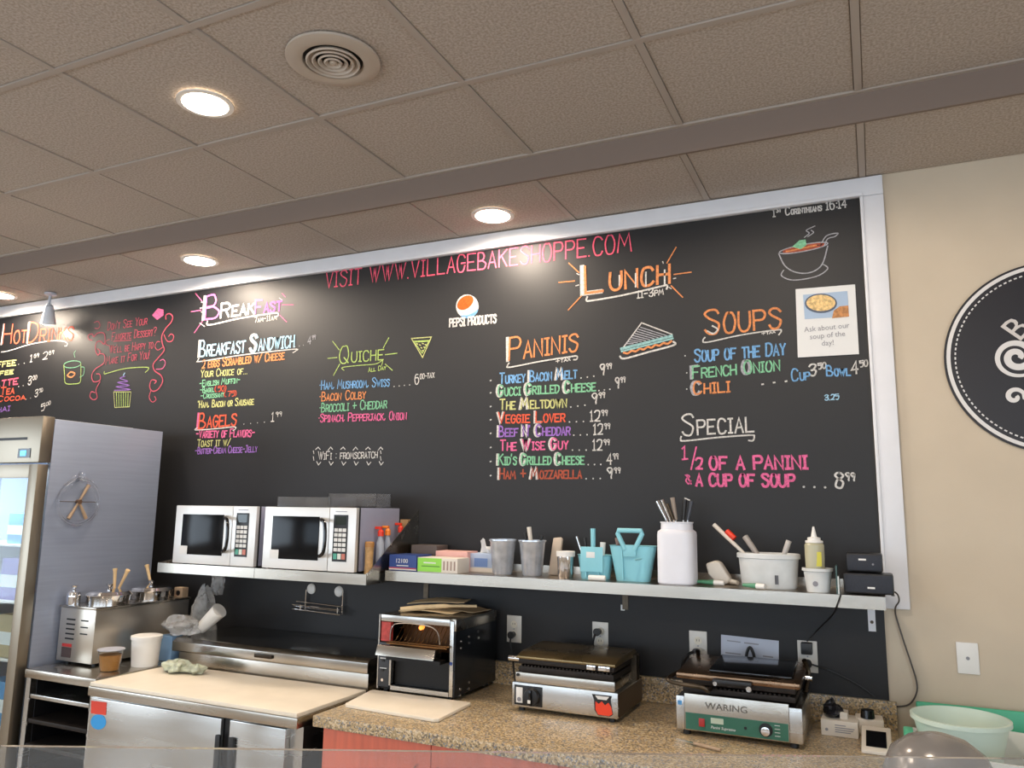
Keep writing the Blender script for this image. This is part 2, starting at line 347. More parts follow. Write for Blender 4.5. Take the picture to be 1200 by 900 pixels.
k = Chalk(); k.text('Breakfast Sandwich', 234, 418, 344, 406.5, 18, 'sky', 2.3, .68, 'white'); k.text('. . . 4^99', 346, 406.5, 369, 402, 9, 'grey', 1.2)
swash(k, R2((125, 376), (120, 386), (135, 388), (330, 358), (540, 335), (550, 342), (538, 350))); k.build('light blue sandwich heading with white underline')
k = Chalk(); k.text('2 eggs Scrambled w/ Cheese', 237, 431.5, 333, 421, 9, 'orange', 1.7, .8); k.text('Your Choice of...', 235.5, 442, 290, 438, 8, 'yellow', 1.3, .75); k.text('-English Muffin-', 234, 453, 281, 448.5, 7, 'green', 1.2); k.text('-Bagel', 234.7, 460, 251, 459, 6, 'green', 1.2); k.text('(.50)', 252, 459, 265, 458, 6, 'red', 1); k.text('-Croissant', 235.5, 467, 262, 465, 6, 'green', 1.2); k.text('(.75)', 263, 465, 277, 464, 6, 'red', 1); k.text("'Ham, Bacon or Sausage", 232, 478, 297, 474, 8, 'yellow', 1.5); k.build('list of sandwich choices in orange, green and yellow')
k = Chalk(); k.text('Bagels', 233, 502, 276, 498, 17, 'red', 2.3, .72, 'pink'); k.text('. . . . 1^99', 286, 497, 329, 493, 10, 'white', 1.3); swash(k, R2((118, 680), (112, 690), (200, 684), (280, 676), (284, 686), (275, 692)))
k.text('-Variety of Flavors-', 230, 513, 298, 511.5, 9, 'pink', 1.7, .8); k.text('Toast it w/', 231.5, 523.5, 270, 522, 8, 'yellow', 1.3, .8); k.text('-Butter-Cream Cheese-Jelly', 229, 532, 301, 529.5, 7.5, 'purple', 1.3, .75); k.build('red bagels heading above pink, yellow and purple lines')
# quiche
k = Chalk(); k.text('Quiche', 398, 425.5, 448, 421.5, 19, 'lime', 1.5, .6)
for a, b in (((90, 420), (113, 450)), ((73, 480), (105, 477)), ((93, 540), (115, 500)), ((287, 408), (268, 443)), ((275, 467), (316, 462)), ((275, 500), (300, 522))): k.draw(R3(a, b), 'lime', 1.1)
swash(k, R3((130, 522), (125, 512), (180, 505), (240, 500), (265, 488), (262, 505)), 'lime', 1); k.text('All Day', 431.7, 436, 452, 433, 5, 'lime', .9)
k.build('lime quiche heading with rays')
k = Chalk(); k.draw(R3((367, 410), (437, 405), (406, 477), (367, 410)), 'yellow', 1.3, False); k.draw(R3((372, 420), (432, 417)), 'lime', 1); k.draw(R3((377, 423), (428, 420), (405, 462), (377, 423)), 'lime', 1, False)
for a, b in ((385, 428), (395, 432), (405, 427), (415, 431), (400, 442), (410, 440), (405, 452)): k.draw(R3((a, b), (a+4, b+2)), 'yellow', 1.3)
k.build('yellow chalk drawing of a quiche slice', 'chalk_drawing')
k = Chalk(); k.text('*Ham, Mushroom, Swiss', 374, 456.5, 456, 452.5, 10, 'blue', 1.4, .75); k.text('. . . . 6^00-tax', 462, 453, 508, 448, 11, 'white', 1.3); k.text('*Bacon Colby', 374, 470, 428, 467, 10, 'orange', 1.4, .75); k.text('*Broccoli + Cheddar', 374, 483, 453, 478, 10, 'green', 1.4, .8); k.text('*Spinach, Pepperjack, Onion', 373, 494.5, 476, 491.5, 9, 'pink', 1.4, .8); k.build('list of four quiches in blue, orange, green and pink')
k = Chalk(); k.text('WiFi : fromscratch', 373, 538.5, 442, 536.5, 9, 'white', 1.1, .75)
for i in range(6):
    a = 30+i*44; k.draw(R3((a, 800+3*(i % 2)), (a+9, 792), (a+16, 800)), 'white', 1.1, False); k.draw(R3((a+4, 843), (a+10, 855), (a+18, 845)), 'white', 1.1, False)
for a in (22, 258): k.draw(R3((a, 805), (a+2, 815)), 'white', 1); k.draw(R3((a, 825), (a+2, 838)), 'white', 1)
k.build('small white internet access note in a dashed frame')
k = Chalk(); k.text('VISIT WWW.VILLAGEBAKESHOPPE.COM', 382, 337.5, 740, 294, 17.5, 'hot', 1.7, jit=.08); k.build('pink web address along the top of the board')
# round emblem and drinks line
def disc(cx, cy, rx, ry, a0, a1, n=20): return [(cx+rx*math.cos(math.radians(a0+(a1-a0)*i/n)), cy+ry*math.sin(math.radians(a0+(a1-a0)*i/n))) for i in range(n+1)]
k = Chalk(); k.col('white'); k.fill(disc(547.6, 359, 13.3, 14, 0, 342, 19)); s0 = k.k
k.col('brightorange'); YB -= .001; k.fill([(545.2+10.8*math.cos(a)*.8-7*math.sin(a)*.6*-1*-1, 354.6-10.8*math.cos(a)*.6-7*math.sin(a)*.8) for a in [2*math.pi*q/20 for q in range(20)]]); k.col('blue'); k.fill([(560, 362), (555, 366), (548, 369), (540, 369.5)]+disc(547.6, 359, 13.3, 14, 125, 15)); YB += .001
k.text('PEPSI PRODUCTS', 527, 383, 581.5, 378, 9, 'white', 1.9); k.build('round orange, white and blue drink emblem with white lettering', 'chalk_drawing')
# paninis
k = Chalk(); k.text('Paninis', 597, 422, 676, 411, 26, 'orange', 2.3, .72, 'white'); swash(k, R4((150, 268), (143, 280), (155, 288), (300, 260), (440, 238), (475, 235), (474, 250), (460, 252)), w=1.6); k.text('+tax', 651.6, 426, 668, 422.5, 5, 'white', 1); k.build('orange paninis heading with white underline')
rows = [('Turkey Bacon Melt', 586, 449.7, 675.6, 443, 'blue', '. . . 9^99', 681, 443, 716, 438), ('Gucci Grilled Cheese', 584, 464, 697.6, 458, 'green', '. . . 9^99', 702, 457.8, 732, 454), ('The Meltdown', 586, 480, 663.4, 477, 'yellow', '. . . 9^99', 669, 477, 708, 472), ('Veggie Lover', 584.5, 495.6, 661.4, 494, 'red', '. . . 12^99', 667.5, 494.5, 711, 493), ("Beef N' Cheddar", 585, 511.5, 667.5, 509.6, 'purple', '. . . 12^99', 672.5, 510, 714, 508.6), ('The Wise Guy', 586.4, 528, 665, 526, 'pink', '. . . 12^99', 671, 527.5, 713.5, 527.5), ("Kid's Grilled Cheese", 584.4, 544.5, 684, 544, 'green', '. . . 4^99', 689.5, 544.5, 724, 544), ('Ham + Mozzarella', 585.7, 561, 681, 560.4, 'brown', '. . . 9^99', 687, 561, 726, 560.4)]
for t, a, b, c, d, cl, pr, e, f, g, h in rows:
    k = Chalk(); k.text(t, a, b, c, d, 12, cl, 1.7, .72, 'white'); k.text(pr, e, f, g, h, 12, 'white', 1.5); k.draw([(574.7, b-3.5), (575.6, b-3.8)], 'white', 1.5); k.build('%s panini line with white price' % {'blue': 'blue', 'green': 'green', 'yellow': 'yellow', 'red': 'orange-red', 'purple': 'purple', 'pink': 'pink', 'brown': 'brick-red'}[cl])
k = Chalk(); k.draw(R4((700, 190), (785, 75), (930, 130)), 'white', 1.3, False)
for i in range(9):
    t = (i+1)/10; k.draw(R4((700+t*90, 185-t*98), (725+t*200, 180-t*48)), 'grey', 1)
k.draw(R4((688, 200), (800, 172), (930, 138)), 'teal', 3); k.draw(R4((690, 212), (800, 185), (935, 150)), 'teal', 2); k.draw(R4(*[(700+i*19, 222-i*4.6+(4 if i % 2 else -4)) for i in range(13)]), 'orange', 2.2); k.draw(R4((682, 236), (705, 246), (820, 215), (940, 182), (938, 166)), 'white', 2); k.build('chalk drawing of a toasted sandwich', 'chalk_drawing')
# lunch
k = Chalk(); k.text('Lunch', 686, 344, 782, 331.5, 32, 'orange', 3, .62, 'white')
for a in (726, 745, 757, 779): k.draw([(a, 338-(a-726)*.1), (a, 323-(a-726)*.12)], 'white', 1.8)
swash(k, R6((145, 384), (142, 396), (160, 397), (270, 378), (400, 348), (425, 343), (424, 356)), w=2); k.text('11-3pm', 747, 349.5, 777, 345, 8, 'white', 1.3)
for a, b in (((80, 265), (115, 298)), ((45, 333), (100, 328)), ((78, 430), (125, 380)), ((457, 210), (425, 265)), ((450, 305), (510, 297)), ((440, 345), (480, 385))): k.draw(R6(a, b), 'orange', 1.3)
for a, b in (((108, 302), (116, 306)), ((105, 345), (115, 342)), ((410, 260), (412, 266)), ((432, 285), (436, 284)), ((448, 320), (456, 318)), ((432, 350), (440, 355))): k.draw(R6(a, b), 'white', 1.1)
k.build('large orange lunch heading with rays')
k = Chalk(); k.text('1^st Corinthians 16:14', 906, 254, 992, 243, 9, 'white', 1.3, .6); k.build('small white verse reference in the top corner')
k = Chalk(); k.draw(R6(*[(905+85*math.cos(t*.4488)+0, 212-12*math.sin(t*.4488)-16*math.cos(t*.4488)) for t in range(14)]), 'grey', 1.2, closed=True)
k.draw(R6(*[(905+70*math.cos(t*.4488)+0, 212-7*math.sin(t*.4488)-13*math.cos(t*.4488)) for t in range(14)]), 'brown', 1.8, closed=True); k.draw(R6((845, 225), (900, 213), (950, 203)), 'orange', 1.6)
k.draw(R6((818, 232), (840, 275), (880, 298), (930, 298), (970, 270), (990, 205)), 'grey', 1.2); k.draw(R6((835, 290), (828, 310), (870, 325), (950, 312), (990, 285), (975, 270)), 'grey', 1.1); k.draw(R6((965, 205), (985, 170), (1025, 160), (1015, 172), (990, 180), (978, 205)), 'grey', 1.1)
k.draw(R6((908, 175), (925, 160), (915, 150), (945, 135)), 'grey', 1); k.draw(R6((920, 172), (940, 158), (932, 150)), 'grey', 1); k.col('green'); YB -= .003; k.fill(R6((865, 208), (890, 185), (912, 182), (915, 202), (895, 216))); YB += .003; k.build('chalk drawing of a steaming soup bowl', 'chalk_drawing')
# soups
k = Chalk(); k.text('Soups', 827, 392, 914, 384, 28, 'orange', 2.3, .78); k.draw([(829, 388), (836, 391), (841, 386), (835, 382)], 'white', 1.6); swash(k, R5((130, 200), (122, 212), (140, 220), (280, 190), (430, 168), (452, 172), (442, 188))); k.text('+tax', 893, 393, 908, 390, 4, 'white', .9); k.build('orange soups heading with white underline')
k = Chalk(); k.text('*', 801, 420, 804, 420, 6, 'white', 1.3); k.text('Soup of the Day', 814.5, 424, 920, 415.5, 14, 'blue', 1.9, .85, None); k.text('*', 803, 440, 806, 440, 6, 'white', 1.3); k.text('French Onion', 812, 443.5, 913, 434, 14, 'green', 1.7, .78, 'grey'); k.text('*', 803, 459, 806, 459, 6, 'white', 1.3); k.text('Chili', 813, 462, 855, 459, 14, 'orange', 1.8, .8, 'grey'); k.build('list of three soups in blue, green and orange')
k = Chalk(); k.draw([(893, 450.5), (894.5, 450.2)], 'white', 1.6); k.draw([(906.5, 448.5), (908, 448.2)], 'white', 1.6); k.draw([(920.5, 447), (922, 446.7)], 'white', 1.6); k.text('Cup', 928, 446, 948, 445, 13, 'blue', 1.5, .65); k.text('3^50', 949, 440.5, 967, 438, 13, 'white', 1.7); k.text('Bowl', 969, 440.5, 996, 440, 12, 'blue', 1.5, .65); k.text('4^50', 998, 438.6, 1016, 436, 14, 'white', 1.6); k.text('3.25', 967, 469, 983, 467.8, 6, 'sky', 1); k.build('blue and white soup sizes and prices')
k = Chalk(); k.text('Special', 800, 510, 882, 506, 24, 'white', 1.9, .68); swash(k, R5((30, 618), (28, 630), (45, 636), (180, 622), (320, 612), (338, 618), (332, 635), (315, 634)), w=1.6); k.build('white special heading with underline')
k = Chalk(); k.text('1', 799.5, 538.5, 806, 538, 15, 'pink', 1.8); k.draw([(816, 524), (810, 550)], 'pink', 1.6); k.text('2', 816, 549, 823, 549, 12, 'pink', 2.2); k.text('of a Panini', 832, 549.7, 946, 549, 14.5, 'pink', 2.5, .95); k.text('&', 804, 567, 810, 567, 10, 'pink', 1.5); k.text('a Cup of Soup', 816, 569, 931, 570, 13.5, 'pink', 2.5, .95); k.text('. . . 8^99', 942, 570.5, 1001, 572, 17, 'white', 1.9); k.build('two pink lines of the special offer with white price')
k = Chalk(); k.draw([(803, 590), (803, 584), (808, 586)], 'white', 1.4, False); k.build('small white chalk tick below the offer', 'chalk_drawing')
# poster
def quad_on_wall(px, y, th, name, m, parent=None, label=None):
    P = [at_y(a, b, y) for a, b in px]; return MB().prism([(p.x, p.z) for p in P], 'y', y-th, y).build(name, m, parent, label=label)
def bfont(txt, size, m, name, parent, loc, rot=(math.pi/2, 0, 0), shear=0, sx=1, label=None, ext=.0003):
    cu = bpy.data.curves.new(name, 'FONT'); cu.body = txt; cu.size = size; cu.align_x = 'CENTER'; cu.align_y = 'CENTER'; cu.shear = shear; cu.extrude = ext; cu.resolution_u = 2
    t = bpy.data.objects.new(name, cu); COL.objects.link(t); dg = bpy.context.evaluated_depsgraph_get(); me = bpy.data.meshes.new_from_object(t.evaluated_get(dg)); bpy.data.objects.remove(t); bpy.data.curves.remove(cu)
    me.materials.clear(); me.materials.append(m); o = bpy.data.objects.new(name, me); COL.objects.link(o); o.location = loc; o.rotation_euler = rot; o.scale = (sx, 1, 1)
    if parent: o.parent = parent
    if label: o['label'] = label
    return o
ps = quad_on_wall([(932.3, 339), (1002, 333.3), (1006.7, 415), (935, 419)], -.013, .0012, 'soup_poster', PAPER)
tag(ps, 'white sheet with a soup picture taped under the chalk bowl drawing', 'poster')
quad_on_wall([(941, 345.5), (993, 341), (995, 371), (943, 374)], -.0146, .0005, 'printed_picture', mat('print_blue', '9fb4cc', .6), ps)
GREY = mat('print_grey', '8a8a90', .7)
def ell(cx, cy, rx, ry, y, name, m, parent, n=24, lab=None, th=.0004):
    return quad_on_wall([(cx+rx*math.cos(2*math.pi*i/n), cy+ry*math.sin(2*math.pi*i/n)) for i in range(n)], y, th, name, m, parent, lab)
ell(962, 355.5, 19, 11.5, -.0152, 'printed_bowl', mat('print_navy', '4a5568', .6), ps); ell(962, 355, 17, 9.5, -.0157, 'printed_soup', mat('print_soup', 'd8b67a', .6, 0, .35, 90), ps)
quad_on_wall([(975, 373), (977, 364), (984, 359), (994, 358), (995, 371)], -.0152, .0004, 'printed_bowl', mat('print_bread', 'b57c48', .6, 0, .3, 90), ps)
for t, a, b, wd in (('Ask about our', 968.5, 384, .030), ('soup of the', 969.5, 393, .030), ('day!', 970, 402, .030)):
    p = at_y(a, b, -.0148); bfont(t, wd, GREY, 'printed_lettering', ps, p, (math.pi/2, math.radians(-1.5), 0), sx=.95)
# ------------------------------------------------------------------ round sign on the beige wall
EMC = Vector((.606, 0, 2.232)); ER = .347
em = thing('round_sign', 'round black sign with white rings and scrolls on the beige wall', 'sign', (EMC.x, -.001, EMC.z))
def dsk(r, y0, y1, name, m, n=96, ri=0):
    b = MB()
    if ri == 0: b.cyl((0, y0, 0), (0, y1, 0), r, n=n)
    else:
        vs = []
        for y in (y0, y1):
            for rr in (r, ri): vs += [(rr*math.cos(2*math.pi*i/n), y, rr*math.sin(2*math.pi*i/n)) for i in range(n)]
        fs = []
        for i in range(n):
            j = (i+1) % n; fs += [(i, j, 2*n+j, 2*n+i), (n+i, 3*n+i, 3*n+j, n+j), (2*n+i, 2*n+j, 3*n+j, 3*n+i), (i, n+i, n+j, j)]
        b.add(vs, fs)
    return b.build(name, m, em)
SBLK = mat('sign_black', '17141a', .45); SWHT = mat('sign_white', 'dcd9d6', .5)
dsk(ER, -.001, -.010, 'sign_disc', SBLK); dsk(ER-.008, -.0102, -.012, 'sign_ring', SWHT, ri=ER-.021)
b = MB(); nst = 110; rs = ER-.034
for i in range(nst):
    a0 = 2*math.pi*i/nst; a1 = a0+2*math.pi/nst*.55
    b.add([(r*math.cos(a), -.0112, r*math.sin(a)) for r, a in ((rs, a0), (rs, a1), (rs-.005, a1), (rs-.005, a0))], [(0, 1, 2, 3)])
b.build('dashed_stitching', SWHT, em, smooth=False)
def sign_ribbon(pts, w0, name='sign_scroll'):
    P = smoothpts([Vector(p) for p in pts], 5); b = MB(); n = len(P); vs = []
    for i, p in enumerate(P):
        d = (P[min(i+1, n-1)]-P[max(i-1, 0)]).normalized(); nn = Vector((-d.y, d.x)); t = i/(n-1); ww = w0*(.35+1.0*math.sin(math.pi*min(1, t*.75+.2)))
        q = p+nn*ww/2; r = p-nn*ww/2; vs += [(q.x, -.0125, q.y), (r.x, -.0125, r.y), (q.x, -.0103, q.y), (r.x, -.0103, r.y)]
    fs = []
    for i in range(n-1): a = i*4; c = a+4; fs += [(a, c, c+1, a+1), (a, a+2, c+2, c), (a+1, c+1, c+3, a+3)]
    b.add(vs, fs); return b.build(name, SWHT, em, smooth=False)
for sg in (-1, 1):    # mirrored pair of scrolls; the photograph shows the left one
    c = Vector((-.118, .004))
    sp = [(sg*-(c.x+r*math.cos(a)), c.y+r*math.sin(a)) for r, a in [(.010+.0031*i, -.5+i*.62) for i in range(21)]]
    sign_ribbon(sp, .017)
    c2 = Vector((-.135, -.138)); sp = [(sg*-(c2.x+r*math.cos(a)), c2.y+r*math.sin(a)) for r, a in [(.006+.0026*i, .4-i*.7) for i in range(11)]]+[(sg*.085, -.125), (sg*.06, -.10)]
    sign_ribbon(sp, .012)
SERIF = mat('sign_letters', 'cfc9c4', .5)
for ch, ang in (('B', 136), ('A', 108), ('K', 80), ('E', 55)):
    a = math.radians(ang); r = .152
    bfont(ch, .12, SERIF, 'sign_letter', em, (r*math.cos(a), -.0115, r*math.sin(a)), (math.pi/2, -(a-math.pi/2), 0), ext=.001)
# ------------------------------------------------------------------ ceiling lights, vent, track head
def downlight(loc, label, first=None, power=18, group='round ceiling downlights'):
    if first: t = dup(first, loc, label)
    else:
        t = thing('ceiling_downlight', label, 'ceiling light', loc, 0, group)
        MB().lathe([(.098, -.004), (.098, .001), (.088, -.001), (.080, -.001), (.078, -.004)], n=48).build('trim_ring', mat('downlight_trim', 'e6e0d8', .5), t)
        MB().lathe([(.079, -.0055), (.079, -.002), (.02, -.002)], n=40, close=True).build('lamp_lens', mat('lamp_glow', 'fff0da', .5, emit=12), t)
    l = bpy.data.lights.new('downlight_lamp', 'SPOT'); l.energy = power; l.color = (1, .84, .68); l.spot_size = math.radians(176); l.spot_blend = .25; l.shadow_soft_size = .1
    o = bpy.data.objects.new('downlight_lamp', l); COL.objects.link(o); o.parent = t; o.location = (0, 0, -.02)
    return t
P26 = 44
d1 = downlight((-1.518, -.222, 2.997), 'recessed downlight in the low soffit above the web address lettering', power=P26)
downlight((-3.297, -.246, 2.997), 'recessed downlight in the low soffit above the breakfast heading', d1, P26)
downlight((-5.075, -.215, 2.997), 'recessed downlight in the low soffit at the left picture edge', d1, P26)
downlight((-2.113, -1.361, 3.099), 'large recessed downlight in the upper ceiling left of the air vent', d1, 20)
downlight((-.36, -1.42, 3.099), 'recessed downlight in the upper ceiling just above the picture edge', d1, 20)
downlight((-3.9, -1.361, 3.099), 'recessed downlight in the upper ceiling beyond the left picture edge', d1, 20)
downlight((-2.1, -4.2, 3.099), 'recessed downlight in the upper ceiling behind the viewpoint', d1, 30)
downlight((.3, -4.2, 3.099), 'recessed downlight in the upper ceiling behind right of the viewpoint', d1, 30)
VENTM = mat('vent_paint', 'b8ab9c', .55)
vt = thing('ceiling_vent', 'round ceiling air vent with concentric rings', 'air vent', (-1.515, -1.402, 3.101))
MB().lathe([(.150, 0), (.150, -.008), (.12, -.016), (.098, -.012), (.094, 0)], n=56).build('vent_flange', VENTM, vt)
MB().lathe([(.095, -.0005), (.095, -.002)], n=40, close=True).build('vent_opening', mat('vent_dark', '1c1713', .9), vt)
for r in (.083, .064, .045, .026): MB().lathe([(r-.005, -.003), (r+.004, -.014), (r-.001, -.018), (r-.010, -.006)], n=44).build('vent_ring', VENTM, vt)
MB().lathe([(.002, -.006), (.013, -.012), (.008, -.018), (.001, -.019)], n=20, close=True).build('vent_hub', VENTM, vt)
tr = thing('spotlight', 'small white spotlight on the soffit aimed at the drinks heading', 'spotlight', (-4.715, -.12, 2.997))
SPM = mat('spot_white', 'c3c9d2', .4)
MB().lathe([(.035, 0), (.035, -.012), (.012, -.018)], n=24, close=True).build('mounting_plate', SPM, tr)
MB().cyl((0, 0, -.017), (-.005, 0, -.075), .008).cyl((-.005, 0, -.07), (-.005, 0, -.085), .016).build('stem', SPM, tr)
a0 = Vector((0, .0, -.082)); a1 = Vector((-.035, .03, -.19)); MB().cyl(a0, a1, .024, .045, 24).build('lamp_head', SPM, tr)
dv = (a1-a0).normalized(); MB().cyl(a1+dv*.0005, a1+dv*.003, .038, n=24).build('lamp_lens', mat('spot_glow', 'fff2dd', .5, emit=8), tr)
l = bpy.data.lights.new('spotlight_lamp', 'SPOT'); l.energy = 9; l.color = (1, .86, .68); l.spot_size = math.radians(95); l.spot_blend = .6; l.shadow_soft_size = .03
o = bpy.data.objects.new('spotlight_lamp', l); COL.objects.link(o); o.parent = tr; o.location = a1+dv*.008; o.rotation_euler = Vector((.12, .10, -.16)).to_track_quat('-Z', 'Y').to_euler()
# ------------------------------------------------------------------ counter, backsplash, cabinets
GRAN = mat('granite_laminate', '8f7f6a', .3, 0, 0)
nt = GRAN.node_tree; N = nt.nodes; L = nt.links; bs = N['Principled BSDF']
tc = N.new('ShaderNodeTexCoord'); vo = N.new('ShaderNodeTexVoronoi'); vo.inputs['Scale'].default_value = 190; L.new(tc.outputs['Object'], vo.inputs[0])
cr = N.new('ShaderNodeValToRGB'); cr.color_ramp.interpolation = 'CONSTANT'
for i, (p, c) in enumerate(((0, '74695a'), (.2, 'a8936f'), (.5, 'c2a880'), (.75, 'd4c2a2'), (.92, '858a92'))):
    e = cr.color_ramp.elements[i] if i < 2 else cr.color_ramp.elements.new(p); e.position = p; e.color = lin(c)
sep = N.new('ShaderNodeSeparateColor'); L.new(vo.outputs['Color'], sep.inputs[0]); L.new(sep.outputs[0], cr.inputs[0]); L.new(cr.outputs[0], bs.inputs['Base Color'])
ct = MB().box(-1.925, .028, -.812, -.0, .874, .914).build('countertop', GRAN, bevel=.004)
tag(ct, 'speckled brown granite-look countertop under the sandwich presses', 'countertop')
sp = MB().box(-1.925, .028, -.022, -.0085, .9145, 1.011).build('backsplash', GRAN, ct, bevel=.003)
WRED = mat('cherry_laminate', 'd2684a', .38, 0, .12, 5, 0, 60, (6, 6, .7))
cb = thing('base_cabinet', 'cherry red base cabinet with three doors under the granite counter', 'cabinet', (-1.895, -.79, 0))
MB().box(0, 1.90, .02, .77, .10, .873).build('carcass', mat('gap_shade_carcass', '1f1a20', .6), cb); MB().box(0, 1.90, .07, .75, 0, .0995).build('toe_kick', BLACK, cb)  # carcass coloured dark to stand for shade in the gap by the prep table
sx = [0.003, at_y(505, 885, -.79).x+1.895, at_y(655, 895, -.79).x+1.895, at_y(655, 895, -.79).x+1.895+.62, 1.897]
for i in range(4):
    d = MB().box(sx[i]+.002, sx[i+1]-.002, .0, .0195, .105, .868).build('door', WRED, cb, bevel=.0015)
    hx = {0: sx[1]-.05, 1: sx[1]+.03, 2: sx[3]-.05, 3: sx[3]+.03}[i]
    MB().tube(smoothpts([(hx, -.001, .80), (hx, -.025, .79), (hx, -.03, .75), (hx, -.025, .70), (hx, -.001, .69)], 4), .005).build('handle', CHROME, d)
# ------------------------------------------------------------------ prep table
pt = thing('prep_table', 'stainless steel refrigerated prep table with white board left of counter', 'prep table', (-3.085, -.85, 0))
PW = 1.12
MB().box(0, PW, .04, .80, .12, .866).build('body', STEEL, pt); MB().box(.03, PW-.03, .09, .78, 0, .1195).build('plinth', BLACK, pt)
MB().box(0, PW, .0, .44, .867, .905).build('worktop_rail', STEELH, pt, bevel=.004)
MB().box(.004, PW-.004, .003, .437, .9055, .922).build('white_worktop_board', mat('cutting_board_plastic', 'ece1ce', .45, 0, .04, 6, .05, 80), pt, bevel=.004)
seam = at_y(268, 850, -.82).x+3.085
for i, (a, b_) in enumerate(((.008, seam-.022), (seam+.022, PW-.06))):
    d = MB().box(a, b_, .012, .0395, .14, .858).build('door', STEEL, pt, bevel=.003)
    hx = b_-.004 if i == 0 else a+.02
    MB().box(hx-.012, hx+.012, .001, .0115, .66, .80).build('handle', BLACK, d, bevel=.003)
MB().box(seam-.019, seam+.019, .03, .0395, .14, .858).build('door_gasket', BLACK, pt)
d = quad_on_wall([(107, 821), (125, 823), (124, 838), (106.5, 836)], -.8385, .0008, 'red_sticker', mat('sticker_red', 'e0402c', .4)); d.parent = pt; d.matrix_parent_inverse = Matrix.Translation((3.085, .85, 0)); d['label'] = 'red square sticker'
d = ell(115.3, 846, 9, 9, -.8385, 'blue_sticker', mat('sticker_blue', '2f9be0', .4), None); d.parent = pt; d.matrix_parent_inverse = Matrix.Translation((3.085, .85, 0)); d['label'] = 'round blue and white sticker'
# raised lid over the food pans
MB().box(.02, PW-.01, .455, .81, .867, .985).build('pan_housing', STEELH, pt, bevel=.003)
b = MB().prism([(.425, .99), (.43, .985), (.83, 1.035), (.83, 1.052), (.45, 1.046), (.425, 1.03)], 'x', .005, PW+.005); b.build('hinged_lid', mat('lid_steel', 'a9a59e', .2, 1, .06, 5), pt, bevel=.003)
b = MB().box(.52, .62, .415, .4245, 1.003, 1.02); b.build('lid_handle', mat('lid_handle', '3a332c', .35, 1), pt, bevel=.003)
# green cloth on the board
def lump(cx, cy, cz, rx, ry, rz, seed, n=20, amp=.25, flat=True, freq=3.1):
    b = MB(); rnd = random.Random(seed); ph = [rnd.uniform(0, 6.3) for _ in range(8)]; vs = []; m_ = n//2+1
    for j in range(m_):
        v = math.pi*j/(m_-1)
        for i in range(n):
            u = 2*math.pi*i/n; k_ = 1+amp*(math.sin(freq*u+ph[0]+2*v)*.5+math.sin(2*freq*u+ph[1])*.25*math.sin(v)+math.sin(5*v+ph[2]+u)*.4+rnd.uniform(-.25, .25)*math.sin(v))
            z = rz*math.cos(v)*k_; z = max(z, -rz*.9) if flat else z
            vs.append((cx+rx*math.sin(v)*math.cos(u)*k_, cy+ry*math.sin(v)*math.sin(u)*k_, cz+z))
    fs = [(j*n+i, j*n+(i+1) % n, (j+1)*n+(i+1) % n, (j+1)*n+i) for j in range(m_-1) for i in range(n)]
    return b.add(vs, fs)
b = MB(); 
c = thing('cleaning_cloth', 'crumpled pale green cloth on the back of the white prep board', 'cloth', (-2.92, -.53, .923))
lump(0, 0, .026, .075, .05, .026, 5, 40, .3, freq=5).build('folded_cloth', mat('cloth_green', 'b6bba6', .95, 0, .25, 40, .4, 70), c)
lump(.10, .012, .02, .045, .035, .02, 9, 32, .3, freq=5).build('cloth_corner', MATS['cloth_green'], c)
# ------------------------------------------------------------------ refrigerator
SIDE = mat('satin_steel_side', '949eb2', .42, .45, .03, 3, .02, 30, (1, 1, 30))
fr = thing('glass_door_refrigerator', 'tall stainless reach-in refrigerator with a lit glass door', 'refrigerator', (-4.35, -.83, 0))
W_ = .75
b = MB().box(W_-.025, W_, .062, .70, .1, 2.075); b.build('side_panel', SIDE, fr, bevel=.002)
MB().box(0, .025, .062, .70, .1, 2.075).build('side_panel', SIDE, fr); MB().box(.0255, W_-.0255, .66, .70, .1, 2.075).build('back_panel', WHITE, fr); MB().box(.0255, W_-.0255, .062, .6595, 1.90, 2.072).build('top_housing', SIDE, fr); MB().box(.0255, W_-.0255, .062, .6595, .1, .26).build('bottom_housing', SIDE, fr); MB().box(.03, W_-.03, .10, .68, 0, .0995).build('plinth', BLACK, fr)
HB = mat('header_steel', '9c9384', .38, 1)
hd = MB().box(0, W_, 0, .0615, 1.862, 2.085).build('header', HB, fr, bevel=.006)
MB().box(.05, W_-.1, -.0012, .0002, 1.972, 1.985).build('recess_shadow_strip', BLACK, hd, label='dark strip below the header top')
MB().box(W_-.155, W_-.065, -.003, -.0002, 1.885, 1.93).build('display_bezel', BLACKG, hd); 
MB().box(W_-.135, W_-.095, -.0045, -.0032, 1.895, 1.92).build('lit_display', mat('display_blue', '49b4ff', .4, emit=3), hd, label='glowing blue temperature display')
b = MB().box(W_-.062, W_-.001, 0, .052, .26, 1.855).box(.001, .062, 0, .052, .26, 1.855).box(.062, W_-.062, 0, .052, .26, .33).box(.062, W_-.062, 0, .052, 1.79, 1.855); dr = b.build('door', HB, fr, bevel=.002)
MB().box(.0625, W_-.0625, .018, .026, .3305, 1.7895).build('glass_pane', GLASS, dr)
for z in (.62, .93, 1.20, 1.47): MB().box(.03, W_-.03, .10, .65, z-.012, z).build('shelf', WHITE, fr, bevel=.002)
l = area('refrigerator_lamp', (-4.35+W_/2, -.74, 1.86), (math.radians(25), 0, 0), .6, .05, 9, (.8, .93, 1)); l.parent = fr; l.matrix_parent_inverse = Matrix.Translation((4.35, .83, 0))
